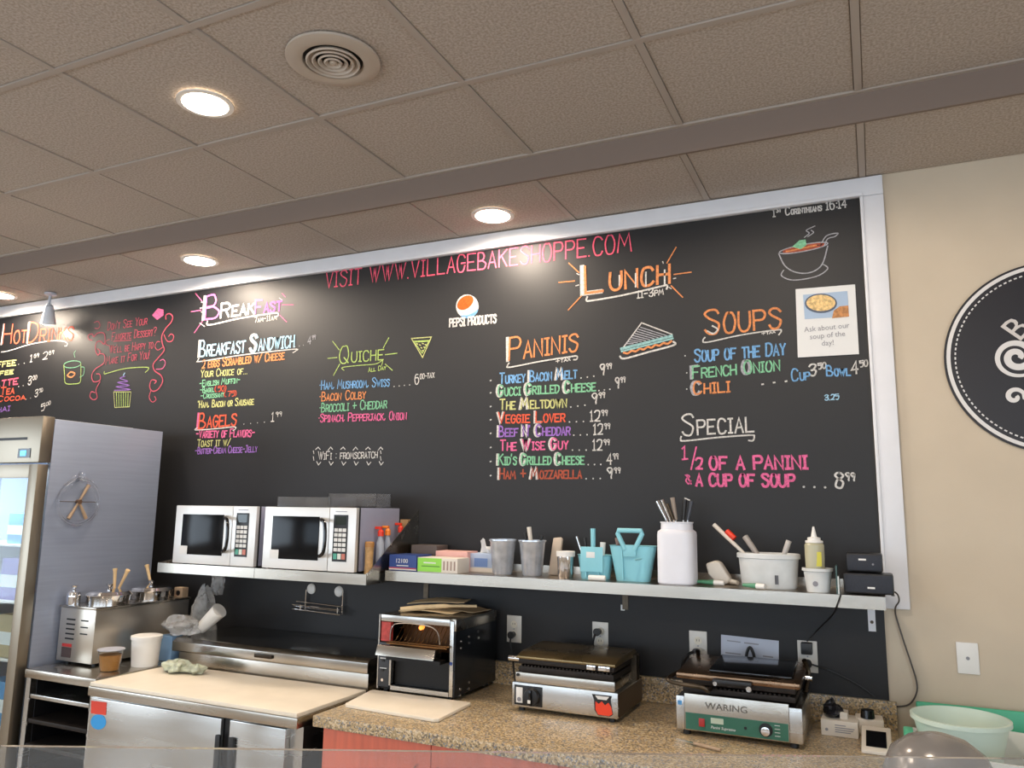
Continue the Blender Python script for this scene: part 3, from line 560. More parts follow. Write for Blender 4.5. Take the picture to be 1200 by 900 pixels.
def carton(x, y, z, w_, d_, h_, c, band, label, nm='carton'):
    t = thing(nm, label, 'carton', (x, y, z)); MB().box(-w_/2, w_/2, -d_/2, d_/2, 0, h_).build('carton_body', c, t, bevel=.004)
    if band: MB().box(-w_/2-.001, w_/2+.001, -d_/2-.001, d_/2+.001, h_*.3, h_*.6).build('printed_band', band, t)
CW = mat('carton_white', 'e9eef2', .5); CB = mat('carton_blue', '4a8fc8', .5); CP = mat('carton_violet', '6c5cb8', .5); CG = mat('carton_green', '8cc0a0', .5); CY = mat('carton_tan', 'b8a888', .5)
for i, (x, z, w_, h_, c, bn, lb) in enumerate(((-3.71, 1.4705, .13, .17, CW, CB, 'white carton with blue band on the top refrigerator shelf by the door edge'), (-3.88, 1.4705, .14, .15, CB, CW, 'blue carton with white band on the top refrigerator shelf'), (-3.715, 1.2005, .14, .19, CW, CP, 'white carton with violet band on the second refrigerator shelf'), (-3.89, 1.2005, .15, .2, CP, CW, 'violet carton on the second refrigerator shelf'), (-3.71, .9305, .13, .22, CG, CW, 'pale green carton on the third refrigerator shelf'), (-3.87, .9305, .14, .2, CY, CW, 'tan carton on the third refrigerator shelf'), (-3.72, .6205, .16, .16, CW, CB, 'wide white carton on the lowest refrigerator shelf'), (-3.91, .6205, .15, .2, CB, CW, 'tall blue carton on the lowest refrigerator shelf'))): carton(x, -.63, z, w_, .16, h_, c, bn, lb)
pz = MB().box(-4.05, -3.63, -.76, -.30, 2.0762, 2.079).build('paper_stack', PAPER); tag(pz, 'loose white papers lying on top of the refrigerator', 'paper')
MB().box(-3.98, -3.7, -.74, -.42, 2.0795, 2.0815, .15).build('paper_sheet', PAPER, pz)
# clear wheel hung on the refrigerator side
wc = at_y(90, 588, -.5); cx = -3.6
from_y = (cx-CAM.x)/ray(90, 588).x; wp = CAM+ray(90, 588)*from_y
wh = thing('clear_wheel_rack', 'clear plastic wheel with three tan spokes stuck on the refrigerator side', 'wheel', (-3.598, wp.y, wp.z))
R_ = .112
MB().tube([(.014, R_*math.cos(t*math.pi/24), R_*math.sin(t*math.pi/24)) for t in range(48)], .006, 8, True).build('clear_rim', CLEAR, wh)
MB().tube([(.014, (R_-.02)*math.cos(t*math.pi/24), (R_-.02)*math.sin(t*math.pi/24)) for t in range(48)], .002, 6, True).build('inner_rim', CLEAR, wh)
TAN = mat('tan_plastic', 'a48c72', .5)
for a in (62, 240, 300):
    a = math.radians(a); MB().cyl((.014, 0, 0), (.014, .095*math.cos(a), .095*math.sin(a)), .005, .009, 10).build('spoke', TAN, wh)
MB().cyl((.012, -.10, 0), (.012, .10, 0), .002, n=8).build('cross_wire', mat('dark_wire', '4a4038', .5), wh); MB().cyl((.001, 0, 0), (.024, 0, 0), .011).build('hub', mat('hub_brown', '5c4432', .5), wh)
MB().lathe([(.004, .108), (.012, .118), (.015, .135), (.010, .15), (.002, .154)], (.014, 0, 0), 18, close=True).build('clear_knob', CLEAR, wh); MB().tube(smoothpts([(.014, -.05, .118), (.018, -.02, .13), (.014, .03, .118), (.014, .07, .1)], 4), .003).build('clear_strap', CLEAR, wh)
# ------------------------------------------------------------------ pan rack with the soup warmer
rk = thing('pan_rack', 'open steel pan rack with dark trays beside the prep table', 'rack', (-3.56, -.80, 0))
RW = .46
for x in (0, RW-.03):
    for y in (0, .70): MB().box(x, x+.03, y, y+.03, 0, .885).build('post', STEEL, rk)
MB().box(-.005, RW+.005, -.01, .745, .886, .925).build('top_tray', STEELH, rk, bevel=.006)
MB().box(.0305, .0325, .031, .695, .02, .880).build('shade_side_sheet', BLACK, rk); MB().box(.033, RW-.033, .702, .704, .02, .880).build('shade_back_sheet', BLACK, rk)  # black sheets added to imitate the shade inside the open rack
for i in range(7):
    z = .80-i*.105; m_ = STEEL if i == 0 else mat('blackened_tray', '2a2522', .5, .6)
    MB().box(.036, RW-.034, .0, .70, z, z+.018).build('tray', m_, rk, bevel=.003, label='bright steel tray' if i == 0 else None)
    for x in (.0332, RW-.0335): MB().box(x, x+.0025, .0, .70, z-.012, z-.001).build('tray_runner', STEEL, rk)
wm = thing('soup_warmer', 'rectangular stainless countertop soup warmer on the pan rack', 'food warmer', (-3.575, -.655, .9255))
MB().box(0, .245, 0, .55, .012, .255).build('housing', mat('warmer_steel', 'd0c8bc', .3, .9), wm, bevel=.004)
MB().box(-.006, .251, -.006, .556, .2555, .266).build('top_deck', STEELH, wm, bevel=.003)
for x in (.03, .215):
    for y in (.04, .5): MB().cyl((x, y, 0), (x, y, .0115), .012).build('foot', BLACK, wm)
for i in range(5): MB().box(.05, .11, -.0015, -.0003, .20-i*.022, .207-i*.022).build('vent_slot', BLACK, wm)
for i in range(3): MB().box(.15, .20, -.0015, -.0003, .20-i*.03, .206-i*.03).build('vent_slot', BLACK, wm)
MB().box(.035, .10, -.002, -.0003, .03, .075).build('rating_label', mat('label_dark', '4a3c3c', .5), wm); MB().box(.035, .10, -.002, -.0003, .078, .092).build('warning_label', mat('label_red', 'b83230', .5), wm, label='red warning label')
def pot(x, y, lab, s=1.0, spoons=()):
    t = thing('inset_pot', lab, 'pot', (x, y, 1.192), 0)
    MB().lathe([(.075*s, 0), (.078*s, .03), (.082*s, .042), (.079*s, .046), (.07*s, .03)], n=32).build('pot_rim', CHROME, t)
    MB().lathe([(.078*s, .047), (.07*s, .058), (.03*s, .068), (.004, .07)], n=32, close=True).build('lid', CHROME, t)
    MB().lathe([(.006, .07), (.012, .078), (.016, .09), (.004, .094)], n=16, close=True).build('lid_knob', CHROME, t)
    return t
pot(-3.45, -.50, 'shiny lidded pot in the front hole of the soup warmer', 1.3); pot(-3.45, -.25, 'shiny lidded pot in the back hole of the soup warmer', 1.3)
t = pot(-3.535, -.625, 'small shiny cup-sized pot at the front corner of the soup warmer', .4)
def ladle(p, q, lab):
    p, q = Vector(p), Vector(q); t = thing('wooden_spoon', lab, 'spoon', p)
    d = q-p; MB().cyl((0, 0, 0), d*.98, .006, .009, 12).build('wooden_handle', WOOD, t)
    s_ = d.normalized(); MB().cyl(d*.9, d, .011, .011, 12).build('handle_end', WOOD, t)
def px_at(px, py, y): return at_y(px, py, y)
ladle(px_at(134, 690, -.47), px_at(135, 666, -.47), 'upright pale wooden spoon handle over the front pot')
ladle(px_at(139, 690, -.43), px_at(150, 668, -.43), 'leaning pale wooden spoon handle beside the upright one')
ladle(px_at(177, 686, -.22), px_at(172, 662, -.22), 'pale wooden spoon handle over the back pot')
def tubby(name, label, cat, loc, prof, m_, n=32, sx=1, sy=1, part='tub_body', rz=0, th=.002):
    t = thing(name, label, cat, loc, rz)
    inner = [(max(r-th, .002), max(z, th)) for r, z in reversed(prof)]
    MB().lathe(prof+inner, n=n, sx=sx, sy=sy, close=True).build(part, m_, t); return t
t = tubby('deli_tub', 'clear deli tub of peanut butter at the front of the pan rack', 'tub', (-3.20, -.66, .9255), [(.040, 0), (.053, .085), (.056, .09)], CLEAR)
MB().lathe([(.0375, .003), (.0485, .07), (.002, .072)], n=30, close=True).build('peanut_butter', mat('peanut_butter', 'b8813e', .6, 0, .1, 30), t)
MB().lathe([(.058, .0915), (.058, .095), (.05, .096)], n=30, close=True).build('lid', mat('cloudy_lid', 'b8bcc8', .3), t)
t = thing('white_bucket', 'small white lidded bucket behind the peanut butter tub', 'bucket', (-3.165, -.50, .9255)); MB().lathe([(.058, 0), (.066, .12)], n=36, close=True).build('bucket_body', WPLAS, t); MB().lathe([(.070, .1205), (.070, .135), (.06, .138)], n=36, close=True).build('lid', WPLAS, t)
t = thing('blue_container', 'small blue container under the plastic bags on the rack', 'container', (-3.16, -.36, .9255)); MB().prism([(-.045, -.035), (.045, -.035), (.045, .035), (-.045, .035)], 'z', 0, .12).build('container_body', mat('container_blue', '7fa3c8', .45), t, bevel=.008)
BAG = mat('cloudy_plastic_bag', 'eeecea', .12, trans=.72, ior=1.2, noise=.2, nscale=30)
def bagobj(name, label, loc, rx, ry, rz, seed, m_=BAG, cat='plastic bag', amp=.3):
    o = lump(0, 0, rz*.9, rx, ry, rz, seed, 40, amp).build(name, m_); o.location = loc; tag(o, label, cat); return o
bagobj('plastic_bag', 'crumpled clear plastic bag of snacks on the blue container', (-3.10, -.36, 1.05), .10, .06, .045, 3)
bagobj('plastic_bag', 'clear plastic bag standing behind the white paper cup', (-3.18, -.15, .927), .07, .05, .165, 12, amp=.22)
o = lump(0, 0, 0, .035, .03, .07, 22, 36, .3).build('plastic_bag', BAG); o.location = (-3.14, -.10, 1.275); tag(o, 'peaked top of a clear plastic bag below the microwave shelf', 'plastic bag')
cpp = thing('paper_cup', 'white foam cup lying tilted on the plastic bags', 'cup', (-2.975, -.30, 1.125)); d = Vector((.055, .0, .045))
MB().cyl(-d, d, .028, .038, 28).build('cup_body', WPLAS, cpp)
MB().cyl(-d*1.01-d.normalized()*.001, -d*1.02-d.normalized()*.003, .026, n=24).build('cup_base', PAPER, cpp)
wb = thing('spice_bin', 'small wooden bin with an arched front behind the pots', 'bin', (-3.365, -.13, 1.192)); MB().box(-.03, .03, -.02, .02, 0, .05).build('bin_body', TAN, wb, bevel=.003); MB().cyl((0, -.0215, .022), (0, -.0205, .022), .014).build('bin_opening', BLACK, wb)
# ------------------------------------------------------------------ microwave shelf
ms = thing('microwave_shelf', 'stainless steel wall shelf with triangular ends carrying two microwaves', 'shelf', (-3.225, -.42, 1.345))
SW = 1.235
for a, b_ in ((0, SW/2-.001), (SW/2+.001, SW)):
    MB().box(a, b_, .002, .41, .030, .038).build('shelf_pan', STEELH, ms); MB().box(a, b_, 0, .0018, 0, .045).build('front_lip', STEELH, ms)
for x, nm in ((SW, 0), (-.002, 1)):
    o = MB().prism([(.003, .0), (.003, .046), (.41, .322 if not nm else .10), (.41, 0)], 'x', x, x+.0018).build('end_bracket', STEELH, ms)
MB().box(SW-.002, SW+.006, .003, .006, .04, .05).build('corner_tab', STEELH, ms)
# rack hung below
hr = thing('suction_rack', 'small wire rack on two white suction cups below the microwave shelf', 'rack', (-2.53, -.009, 1.20))
for x in (-.075, .095): MB().lathe([(.026, 0), (.024, .006), (.012, .014)], n=24, close=True).build('suction_cup', WPLAS, hr)
for o in [c_ for c_ in hr.children]: o.rotation_euler = (math.pi/2, 0, 0)
hr.children[0].location = (-.075, 0, .064); hr.children[1].location = (.095, 0, .060)
for x in (-.098, .128): MB().cyl((x, -.012, .06), (x, -.012, -.045), .003, n=8).build('upright_wire', CHROME, hr)
for z, y in ((0.0, -.02), (-.02, -.035), (-.012, -.05), (-.035, -.045)): MB().cyl((-.15, y, z), (.14, y, z-.01), .0025, n=8).build('cross_wire', CHROME, hr)
for x in (-.098, .128): MB().tube([(x, -.012, -.04), (x, -.05, -.035), (x, -.05, -.01)], .0025).build('side_hook', CHROME, hr)
# microwaves
MWF = mat('microwave_steel', 'e6e5e2', .4, .55)
def microwave(loc, label, group):
    t = thing('microwave', label, 'microwave', loc, 0, group); W, D, H = .51, .34, .272
    MB().box(0, W, .03, D, .014, .014+H).build('casing', mat('casing_grey', '9a9cb0', .5, .1, .04, 8), t, bevel=.003)
    MB().box(-.001, W+.001, .022, .0295, .012, .016+H).build('black_surround', BLACK, t)
    MB().box(0, .365, 0, .0215, .012, .014+H).build('door', MWF, t, bevel=.004)
    dr = t.children[-1]
    MB().box(.05, .315, -.0025, -.0005, .055, .245).build('door_window', mat('microwave_window', '0c0e12', .15, spec=.2), dr, bevel=.001)
    MB().box(.045, .095, -.0035, -.0027, .055, .095).build('door_sticker', PAPER, dr, label='small white sticker')
    MB().tube(smoothpts([(.325, -.002, .235), (.345, -.025, .232), (.368, -.033, .215), (.375, -.035, .15), (.368, -.033, .095), (.345, -.025, .078), (.322, -.002, .075)], 4), .008, 10).build('handle', BLACKG, dr)
    MB().box(.368, W, 0, .0215, .012, .014+H).build('control_panel', MWF, t, bevel=.003)
    cp = t.children[-1]
    MB().box(.392, .468, -.002, -.0004, .055, .255).build('keypad_plate', BLACK, cp); MB().box(.402, .458, -.003, -.0022, .212, .248).build('display', mat('lcd_dark', '26302e', .1), cp)
    for r in range(5):
        for c_ in range(3): MB().box(.399+c_*.022, .417+c_*.022, -.0035, -.0022, .182-r*.021, .197-r*.021).build('key', PAPER, cp)
    for c_, mm in ((0, 'key_green'), (1, 'key_pale'), (2, 'key_red')): MB().box(.399+c_*.022, .417+c_*.022, -.0035, -.0022, .065, .089).build('key', mat(mm, {'key_green': '4fa08a', 'key_pale': 'd8dcd0', 'key_red': 'c0705e'}[mm], .4), cp)
    MB().box(.40, .46, -.0015, -.0004, .268, .271).build('name_strip', GREY, cp)
    for x in (.04, .45):
        for y in (.05, .30): MB().cyl((x, y, 0), (x, y, .0135), .014).build('foot', BLACK, t)
    return t
mw = microwave((-3.113, -.435, 1.3835), 'stainless microwave nearer the refrigerator on the steel shelf', 'two matching microwaves'); dup(mw, (-2.553, -.435, 1.3835), 'stainless microwave with clear trays on top, right of its twin')
for nm, loc, w_, d_, lb in (('acrylic_tray', (-2.34, -.33, 1.6702), .30, .2, 'shallow clear acrylic tray lying front left on the right microwave'), ('acrylic_tray', (-2.20, -.20, 1.675), .27, .12, 'taller clear acrylic tray behind the first on the right microwave')):
    t = thing(nm, lb, 'tray', loc); h_ = .045 if 'shallow' in lb else .06
    b = MB().box(-w_/2, w_/2, -d_/2, d_/2, 0, .003).box(-w_/2, w_/2, -d_/2, -d_/2+.003, .003, h_).box(-w_/2, w_/2, d_/2-.003, d_/2, .003, h_).box(-w_/2, -w_/2+.003, -d_/2+.003, d_/2-.003, .003, h_).box(w_/2-.003, w_/2, -d_/2+.003, d_/2-.003, .003, h_); b.build('tray_shell', TRAYM, t, smooth=False)
t = thing('red_folder', 'dark red folder wedged between the two microwaves', 'folder', (-2.58, -.25, 1.3835)); MB().box(-.006, .006, -.12, .12, 0, .20).build('folder_cover', mat('dark_red', '7a1c22', .5), t); MB().box(-.004, .004, -.121, -.12, .004, .196).build('folder_pages', PAPER, t)
o = lump(0, 0, .085, .035, .045, .09, 31, 36, .25).build('plastic_bag', BAG); o.location = (-3.165, -.30, 1.3835); tag(o, 'cloudy plastic bag squeezed left of the left microwave', 'plastic bag')
# jars and sprayers right of the microwaves
t = thing('spice_shaker', 'tan spice shaker at the front corner of the microwave shelf', 'shaker', (-2.01+.0, -.375, 1.3835)); 
SPX = mat('spice_tan', 'b08a58', .5, 0, .2, 60)
MB().lathe([(.018, 0), (.019, .004), (.017, .05), (.019, .118)], n=24, close=True).build('shaker_body', SPX, t); MB().lathe([(.0205, .1185), (.0205, .138), (.017, .142)], n=24, close=True).build('shaker_lid', mat('spice_lid', 'a8763c', .45), t)
RED = mat('red_plastic', 'e0361c', .35); ORG = mat('orange_plastic', 'f0852a', .35)
def bottle(x, y, cap, lab, h_=.17, r=.019):
    t = thing('squeeze_bottle', lab, 'bottle', (x, y, 1.3835)); MB().lathe([(r*.9, 0), (r, .005), (r, h_*.7), (r*.55, h_*.85), (r*.5, h_*.88)], n=22, close=True).build('bottle_body', mat('milky_plastic', 'c6ccd8', .25, trans=.4), t)
    MB().lathe([(r*.75, h_*.882), (r*.75, h_), (r*.3, h_+.008)], n=18, close=True).build('cap', cap, t); MB().box(-.028, .004, -.008, .008, h_+.0085, h_+.02).build('nozzle', cap, t, bevel=.003); return t
bottle(-2.012, -.29, RED, 'milky bottle with a red trigger cap behind the spice shaker', .185, .018); bottle(-2.012, -.235, ORG, 'milky bottle with an orange cap next to the red-capped one', .188, .017); bottle(-2.012, -.13, RED, 'milky bottle with a red cap nearest the wall', .2, .016)
t = thing('cardboard_box', 'small brown cardboard box at the back of the microwave shelf', 'box', (-2.013, -.07, 1.3835)); MB().box(-.02, .02, -.03, .03, 0, .235).build('box_body', mat('cardboard', 'a08058', .8), t)
# ------------------------------------------------------------------ long wall shelf
ls = thing('steel_shelf', 'long stainless steel wall shelf above the sandwich presses', 'shelf', (-1.972, -.302, 1.357))
LW = 1.984
MB().box(0, LW, .002, .293, .036, .043).build('shelf_top', mat('shelf_top_steel', '9c8f80', .3, 1, .15, 12), ls); MB().box(0, LW, 0, .0019, 0, .043).build('front_lip', STEELH, ls); MB().box(0, LW, .288, .293, .0435, .075).build('rear_upstand', STEELH, ls)
for x, h_ in ((.035, .10), (1.0, .09), (1.935, .108)):
    b = MB().prism([(.292, .0355), (.05, .0355), (.29, -.005), (.292, -.005)], 'x', x, x+.003); b.box(x-.012, x+.013, .290, .293, -h_, .035); o = b.build('bracket', WHITE if x > 1.5 else DSTEEL, ls, label='white bracket' if x > 1.5 else None)
MB().cyl((1.9355, .287, -.075), (1.9355, .2899, -.075), .006, n=12).build('bracket_screw', DSTEEL, ls)
o = box(-.992, -.975, -.0092, -.0086, 1.262, 1.285).build('price_tag', PAPER); tag(o, 'tiny torn white tag on the black wall below the shelf middle', 'tag')
SZ = 1.4003
def cardbox(x, y, w_, d_, h_, m_, lab, rz=0, z=SZ, parts=()):
    t = thing('product_box', lab, 'box', (x, y, z), rz); MB().box(0, w_, 0, d_, 0, h_).build('box_body', m_, t, bevel=.0015)
    for (a, b_, c_, d2, mm, nm) in parts: MB().box(a, b_, -.0012, -.0002, c_, d2).build(nm, mm, t)
    return t
NAVY = mat('navy_print', '2c4584', .5); LIME = mat('lime_print', '8fd04a', .5); CREAM = mat('cream_card', 'd8d0c4', .6); PINKC = mat('pink_card', 'd8a8a0', .6)
t = cardbox(-1.965, -.285, .14, .13, .068, NAVY, 'navy blue glove box with white lettering at the shelf left end', 0, parts=((0, .14, .004, .009, CREAM, 'printed_stripe'), (0, .14, 0.0105, .014, mat('print_red', 'c84c58', .5), 'printed_stripe')))
bfont('12100', .026, PAPER, 'printed_lettering', t, (.065, -.0015, .042)); MB().box(.04, .10, -.0018, -.0013, .021, .0245).build('printed_line', PAPER, t)
t = cardbox(-1.815, -.29, .195, .11, .062, CREAM, 'long box with a lime green and cream front beside the navy box', 0, parts=((0, .118, .003, .060, LIME, 'lime_print'),)); MB().box(.03, .09, -.0018, -.0013, .038, .043).build('printed_line', PAPER, t); MB().box(.02, .11, -.0018, -.0013, .024, .028).build('printed_line', mat('print_darkgreen', '4f8a30', .5), t)
for i in range(4): MB().box(.127+i*.017, .134+i*.017, -.0012, -.0002, .012, .05).build('printed_mark', mat('print_brown', '9a8478', .6), t)
cardbox(-1.80, -.165, .16, .10, .085, PINKC, 'pinkish cardboard box behind the lime green box')
cardbox(-1.95, -.13, .135, .10, .105, mat('grey_card', '5a504c', .6), 'dark grey lidded box behind the navy glove box')
t = cardbox(-1.655, -.135, .14, .11, .078, mat('tissue_box_print', 'a9b8d0', .6), 'pale blue tissue box with a tissue sticking out', 0, parts=((.035, .10, .022, .058, mat('tissue_blue', '6f8cc0', .6), 'printed_patch'), (0, .135, 0, .018, CREAM, 'printed_stripe')))
b = MB(); vs = []
for i in range(9):
    for j in range(5):
        u = i/8; v = j/4; vs.append((.035+.07*u, .055+.015*math.sin(u*7)+.012*math.sin(v*3+u*4), .0785+v*(.03+.035*math.exp(-((u-.15)/.22)**2))-0))
b.add(vs, [(i*5+j, (i+1)*5+j, (i+1)*5+j+1, i*5+j+1) for i in range(8) for j in range(4)]); o = b.build('tissue', PAPER, t); sm = o.modifiers.new('thickness', 'SOLIDIFY'); sm.thickness = .0012
# cups
CUPM = mat('translucent_cup', 'd8dee6', .15, .3, trans=.5, noise=.12, nscale=25)
t1 = tubby('translucent_cup', 'empty tall translucent cup next to the tissue box', 'cup', (-1.458, -.185, SZ), [(.040, 0), (.043, .01), (.056, .135), (.060, .14), (.060, .146)], CUPM, part='cup_body')
MB().lathe([(.036, .004), (.034, .10), (.028, .12)], n=6, close=True).build('steel_insert', STEEL, t1)
t2 = dup(t1, (-1.325, -.175, SZ), 'tall translucent cup holding black-handled utensils')
def stick(p, q, r, m_, name, lab, cat, tip=None):
    p, q = Vector(p), Vector(q); t = thing(name, lab, cat, p); d = q-p; a = MB().tube([(0, 0, 0), tuple(d*.6), tuple(d)], [r*.8, r, r*1.05], 12); a.build('handle', m_, t)
    if tip: MB().cyl(-d.normalized()*tip[0], -d.normalized()*.001, tip[1], tip[1], 8).build('blade', STEEL, t)
    return t
stick((-1.345, -.17, 1.50), (-1.365, -.16, 1.575), .006, BLACK, 'black_utensil', 'left black utensil handle in the second cup', 'utensil', (.06, .003)); stick((-1.30, -.17, 1.50), (-1.285, -.165, 1.565), .006, BLACK, 'black_utensil', 'right black utensil handle in the second cup', 'utensil', (.06, .003)); stick((-1.322, -.19, 1.51), (-1.335, -.19, 1.60), .009, CREAM, 'cream_utensil', 'tall cream-tipped utensil between the black handles', 'utensil', (.06, .003))
o = MB().prism([(0, 0), (.046, .002), (.062, .15), (.055, .158), (.022, .155), (.016, .12)], 'y', 0, .018).build('paper_sleeve', mat('kraft_paper', 'c6b6a4', .8, 0, .08, 15), bevel=.004); o.location = (-1.275, -.12, SZ); tag(o, 'cream paper sleeve standing beside the utensil cup', 'paper sleeve')
t = tubby('steel_cup', 'small steel cup with a pale rim beside the aqua caddy', 'cup', (-1.162, -.21, SZ), [(.030, 0), (.032, .004), (.034, .085), (.037, .088)], CHROME, part='cup_body'); MB().lathe([(.038, .086), (.039, .105), (.036, .107), (.034, .09)], n=28).build('pale_rim', WPLAS, t)
# aqua caddies
def caddy(loc, lab, w0, w1, h_, kind):
    t = thing('aqua_caddy', lab, 'caddy', loc); d0, d1 = .035, .045
    def ring(wd, dp, z, n=40):
        out = []
        for i in range(n):
            a = 2*math.pi*i/n; c_, s_ = math.cos(a), math.sin(a); x = math.copysign(abs(c_)**.6, c_)*wd; y = math.copysign(abs(s_)**.6, s_)*dp
            out.append((x, y, z))
        return out
    lay = [ring(w0, d0, 0), ring(w0*1.02, d0*1.02, .006), ring(w1, d1, h_), ring(w1+.004, d1+.004, h_+.002), ring(w1-.003, d1-.003, h_), ring(w0-.002, d0-.002, .006)]; b = MB(); n = 40; vs = [v for l_ in lay for v in l_]
    b.add(vs, [(j*n+i, j*n+(i+1) % n, (j+1)*n+(i+1) % n, (j+1)*n+i) for j in range(5) for i in range(n)]+[tuple(range(n))[::-1], tuple(range(5*n, 6*n))]); b.build('caddy_body', AQUA, t)
    for x in (-w0*.45, w0*.45): MB().prism([(x*1.0-.003, .008), (x+.003, .008), (x*1.15+.003, h_-.01), (x*1.15-.003, h_-.01)], 'y', -d1*1.02-.001, -d0*.95).build('moulded_rib', AQUA, t)
    return t
c1 = caddy((-1.045, -.175, SZ), 'lower aqua plastic caddy holding a brush, with a white tag', .057, .070, .093, 1)
MB().box(-.047, .047, -.052, -.0485, .03, .128).build('raised_front', AQUA, c1, bevel=.003); MB().box(-.022, .014, -.0535, -.0525, .085, .108).build('white_tag', PAPER, c1, bevel=.002)
stick((-1.055, -.175, 1.47), (-1.056, -.175, 1.60), .010, AQUA, 'brush', 'upright aqua brush handle in the lower caddy', 'brush', (.05, .005)); stick((-1.02, -.17, 1.47), (-1.015, -.17, 1.545), .011, WPLAS, 'white_tube', 'short white tube end in the lower aqua caddy', 'tube', (.04, .004)); stick((-1.10, -.16, 1.47), (-1.135, -.15, 1.565), .005, CHROME, 'whisk_handle', 'thin steel handle leaning left from the lower aqua caddy', 'utensil', (.04, .003)); stick((-1.085, -.16, 1.47), (-1.10, -.15, 1.56), .006, BLACK, 'dark_utensil', 'short dark handle beside the aqua brush', 'utensil', (.04, .003))
c2 = caddy((-.885, -.185, SZ), 'wider aqua plastic caddy with a triangular carry handle', .066, .092, .135, 2)
MB().lathe([(.019, 0), (.018, .001)], n=24, close=True).build('dark_slot', BLACKG, c2); o = c2.children[-1]; o.rotation_euler = (math.pi/2, 0, 0); o.scale = (1.6, .45, 1); o.location = (0, -.0545, .108)
MB().tube([(-.018, -.048, .12), (-.05, -.046, .185), (-.048, -.046, .196), (.048, -.046, .196), (.05, -.046, .185), (.018, -.048, .12)], .0095, 12).build('carry_handle', AQUA, c2); MB().prism([(-.024, .095), (.024, .095), (.03, .14), (-.03, .14)], 'y', -.053, -.046).build('handle_base', AQUA, c2, bevel=.002)
stick((-.94, -.18, 1.49), (-.955, -.175, 1.565), .008, mat('utensil_brown', '8a6f66', .5), 'brown_utensil', 'short brown handle poking out of the wide aqua caddy', 'utensil', (.05, .004))
o = MB().cyl((-.035, 0, .0105), (.035, .0, .0105), .0105, n=16).build('eraser', WPLAS, bevel=.004); o.location = (-1.01, -.262, SZ); tag(o, 'white rounded eraser lying in front of the lower aqua caddy', 'eraser')
# white jug with knives
t = thing('white_jug', 'tall translucent white jar full of knives', 'jar', (-.702, -.215, SZ))
def sq(wd, z, n=36, e=.55): return [(math.copysign(abs(math.cos(2*math.pi*i/n))**e, math.cos(2*math.pi*i/n))*wd, math.copysign(abs(math.sin(2*math.pi*i/n))**e, math.sin(2*math.pi*i/n))*wd*.92, z) for i in range(n)]
lay = [sq(.066, 0), sq(.071, .006), sq(.071, .185), sq(.069, .196), sq(.060, .205, e=.8), sq(.060, .228, e=.9), sq(.063, .229, e=.9), sq(.063, .233, e=.9), sq(.057, .233, e=.9), sq(.057, .205, e=.9), sq(.062, .18), sq(.062, .008)]; b = MB(); n = 36
b.add([v for l_ in lay for v in l_], [(j*n+i, j*n+(i+1) % n, (j+1)*n+(i+1) % n, (j+1)*n+i) for j in range(len(lay)-1) for i in range(n)]+[tuple(range(n))[::-1], tuple(range((len(lay)-1)*n, len(lay)*n))]); b.build('jar_body', mat('milky_white_jar', 'dcdde4', .4, 0, .03, 8), t)
for i, (x0, x1, z1, m_, lb) in enumerate(((-.715, -.772, 1.712, CHROME, 'leftmost steel knife handle in the white jar'), (-.707, -.758, 1.716, STEEL, 'second steel knife handle from the left in the white jar'), (-.70, -.742, 1.70, DSTEEL, 'third, darker knife handle from the left in the white jar'), (-.70, -.722, 1.726, mat('handle_taupe', '8f8378', .5), 'taupe knife handle rising highest from the white jar'), (-.685, -.676, 1.72, BLACK, 'black knife handle in the white jar'), (-.675, -.654, 1.712, mat('handle_slate', '3c4048', .4), 'rightmost slate grey knife handle in the white jar'))):
    yy = -.24+.012*i; stick((x0+(x1-x0)*.35, yy, 1.64), (x1, yy+.01, z1), .0085, m_, 'knife', lb, 'knife', (.18, .004))
# scoop and tubes
t = thing('scoop', 'white plastic scoop leaning beside the oval tub', 'scoop', (-.555, -.12, SZ)); MB().prism([(-.055, .075), (-.045, .035), (-.015, .004), (.028, .002), (.038, .022), (.0, .082), (-.02, .088)], 'y', -.03, .03).build('scoop_bowl', CREAM, t, bevel=.012, seg=3); MB().cyl((.035, -.01, .012), (.065, -.03, .009), .010, .008).build('scoop_handle', CREAM, t)
GRN = mat('green_plastic', '4f8f6e', .4)
for p, q, lb in (((-.63, -.20, SZ+.011), (-.53, -.21, SZ+.011), 'green and white tube lying between the jar and the tub'), ((-.455, -.255, SZ+.012), (-.375, -.283, SZ+.012), 'green and white tube lying in front of the oval tub')):
    p, q = Vector(p), Vector(q); d = q-p; t = thing('ointment_tube', lb, 'tube', p); MB().cyl((0, 0, 0), d*.62, .006, .010, 16).build('tube_body', GRN, t); MB().cyl(d*.621, d, .010, .009, 16).build('tube_cap', WPLAS, t)
# oval tub
t = thing('oval_tub', 'white oval tub with utensils and a label at the shelf right half', 'tub', (-.373, -.175, SZ))
TUBM = mat('worn_white_tub', 'd3d5d3', .45, 0, .08, 14); prof = [(.094, 0), (.098, .006), (.106, .105), (.113, .107), (.113, .122), (.108, .125), (.102, .11), (.092, .01)]
MB().lathe(prof, n=44, sy=.62, close=True).build('tub_body', TUBM, t); MB().box(.028, .040, -.0655, -.0635, .018, .05).build('barcode_label', mat('barcode', '6a6a70', .6, 0, .7, 300, stretch=(1, 1, .01)), t)
stick((-.46, -.17, 1.52), (-.575, -.14, 1.625), .008, CREAM, 'bread_knife', 'red and cream handled knife sticking far left out of the oval tub', 'knife', (.05, .004)); kn = [o for o in bpy.data.objects if o.name.startswith('bread_knife')][-1]
MB().cyl((-.035, .01, .055), (-.065, .018, .082), .0105, n=12).build('red_grip', RED, kn)
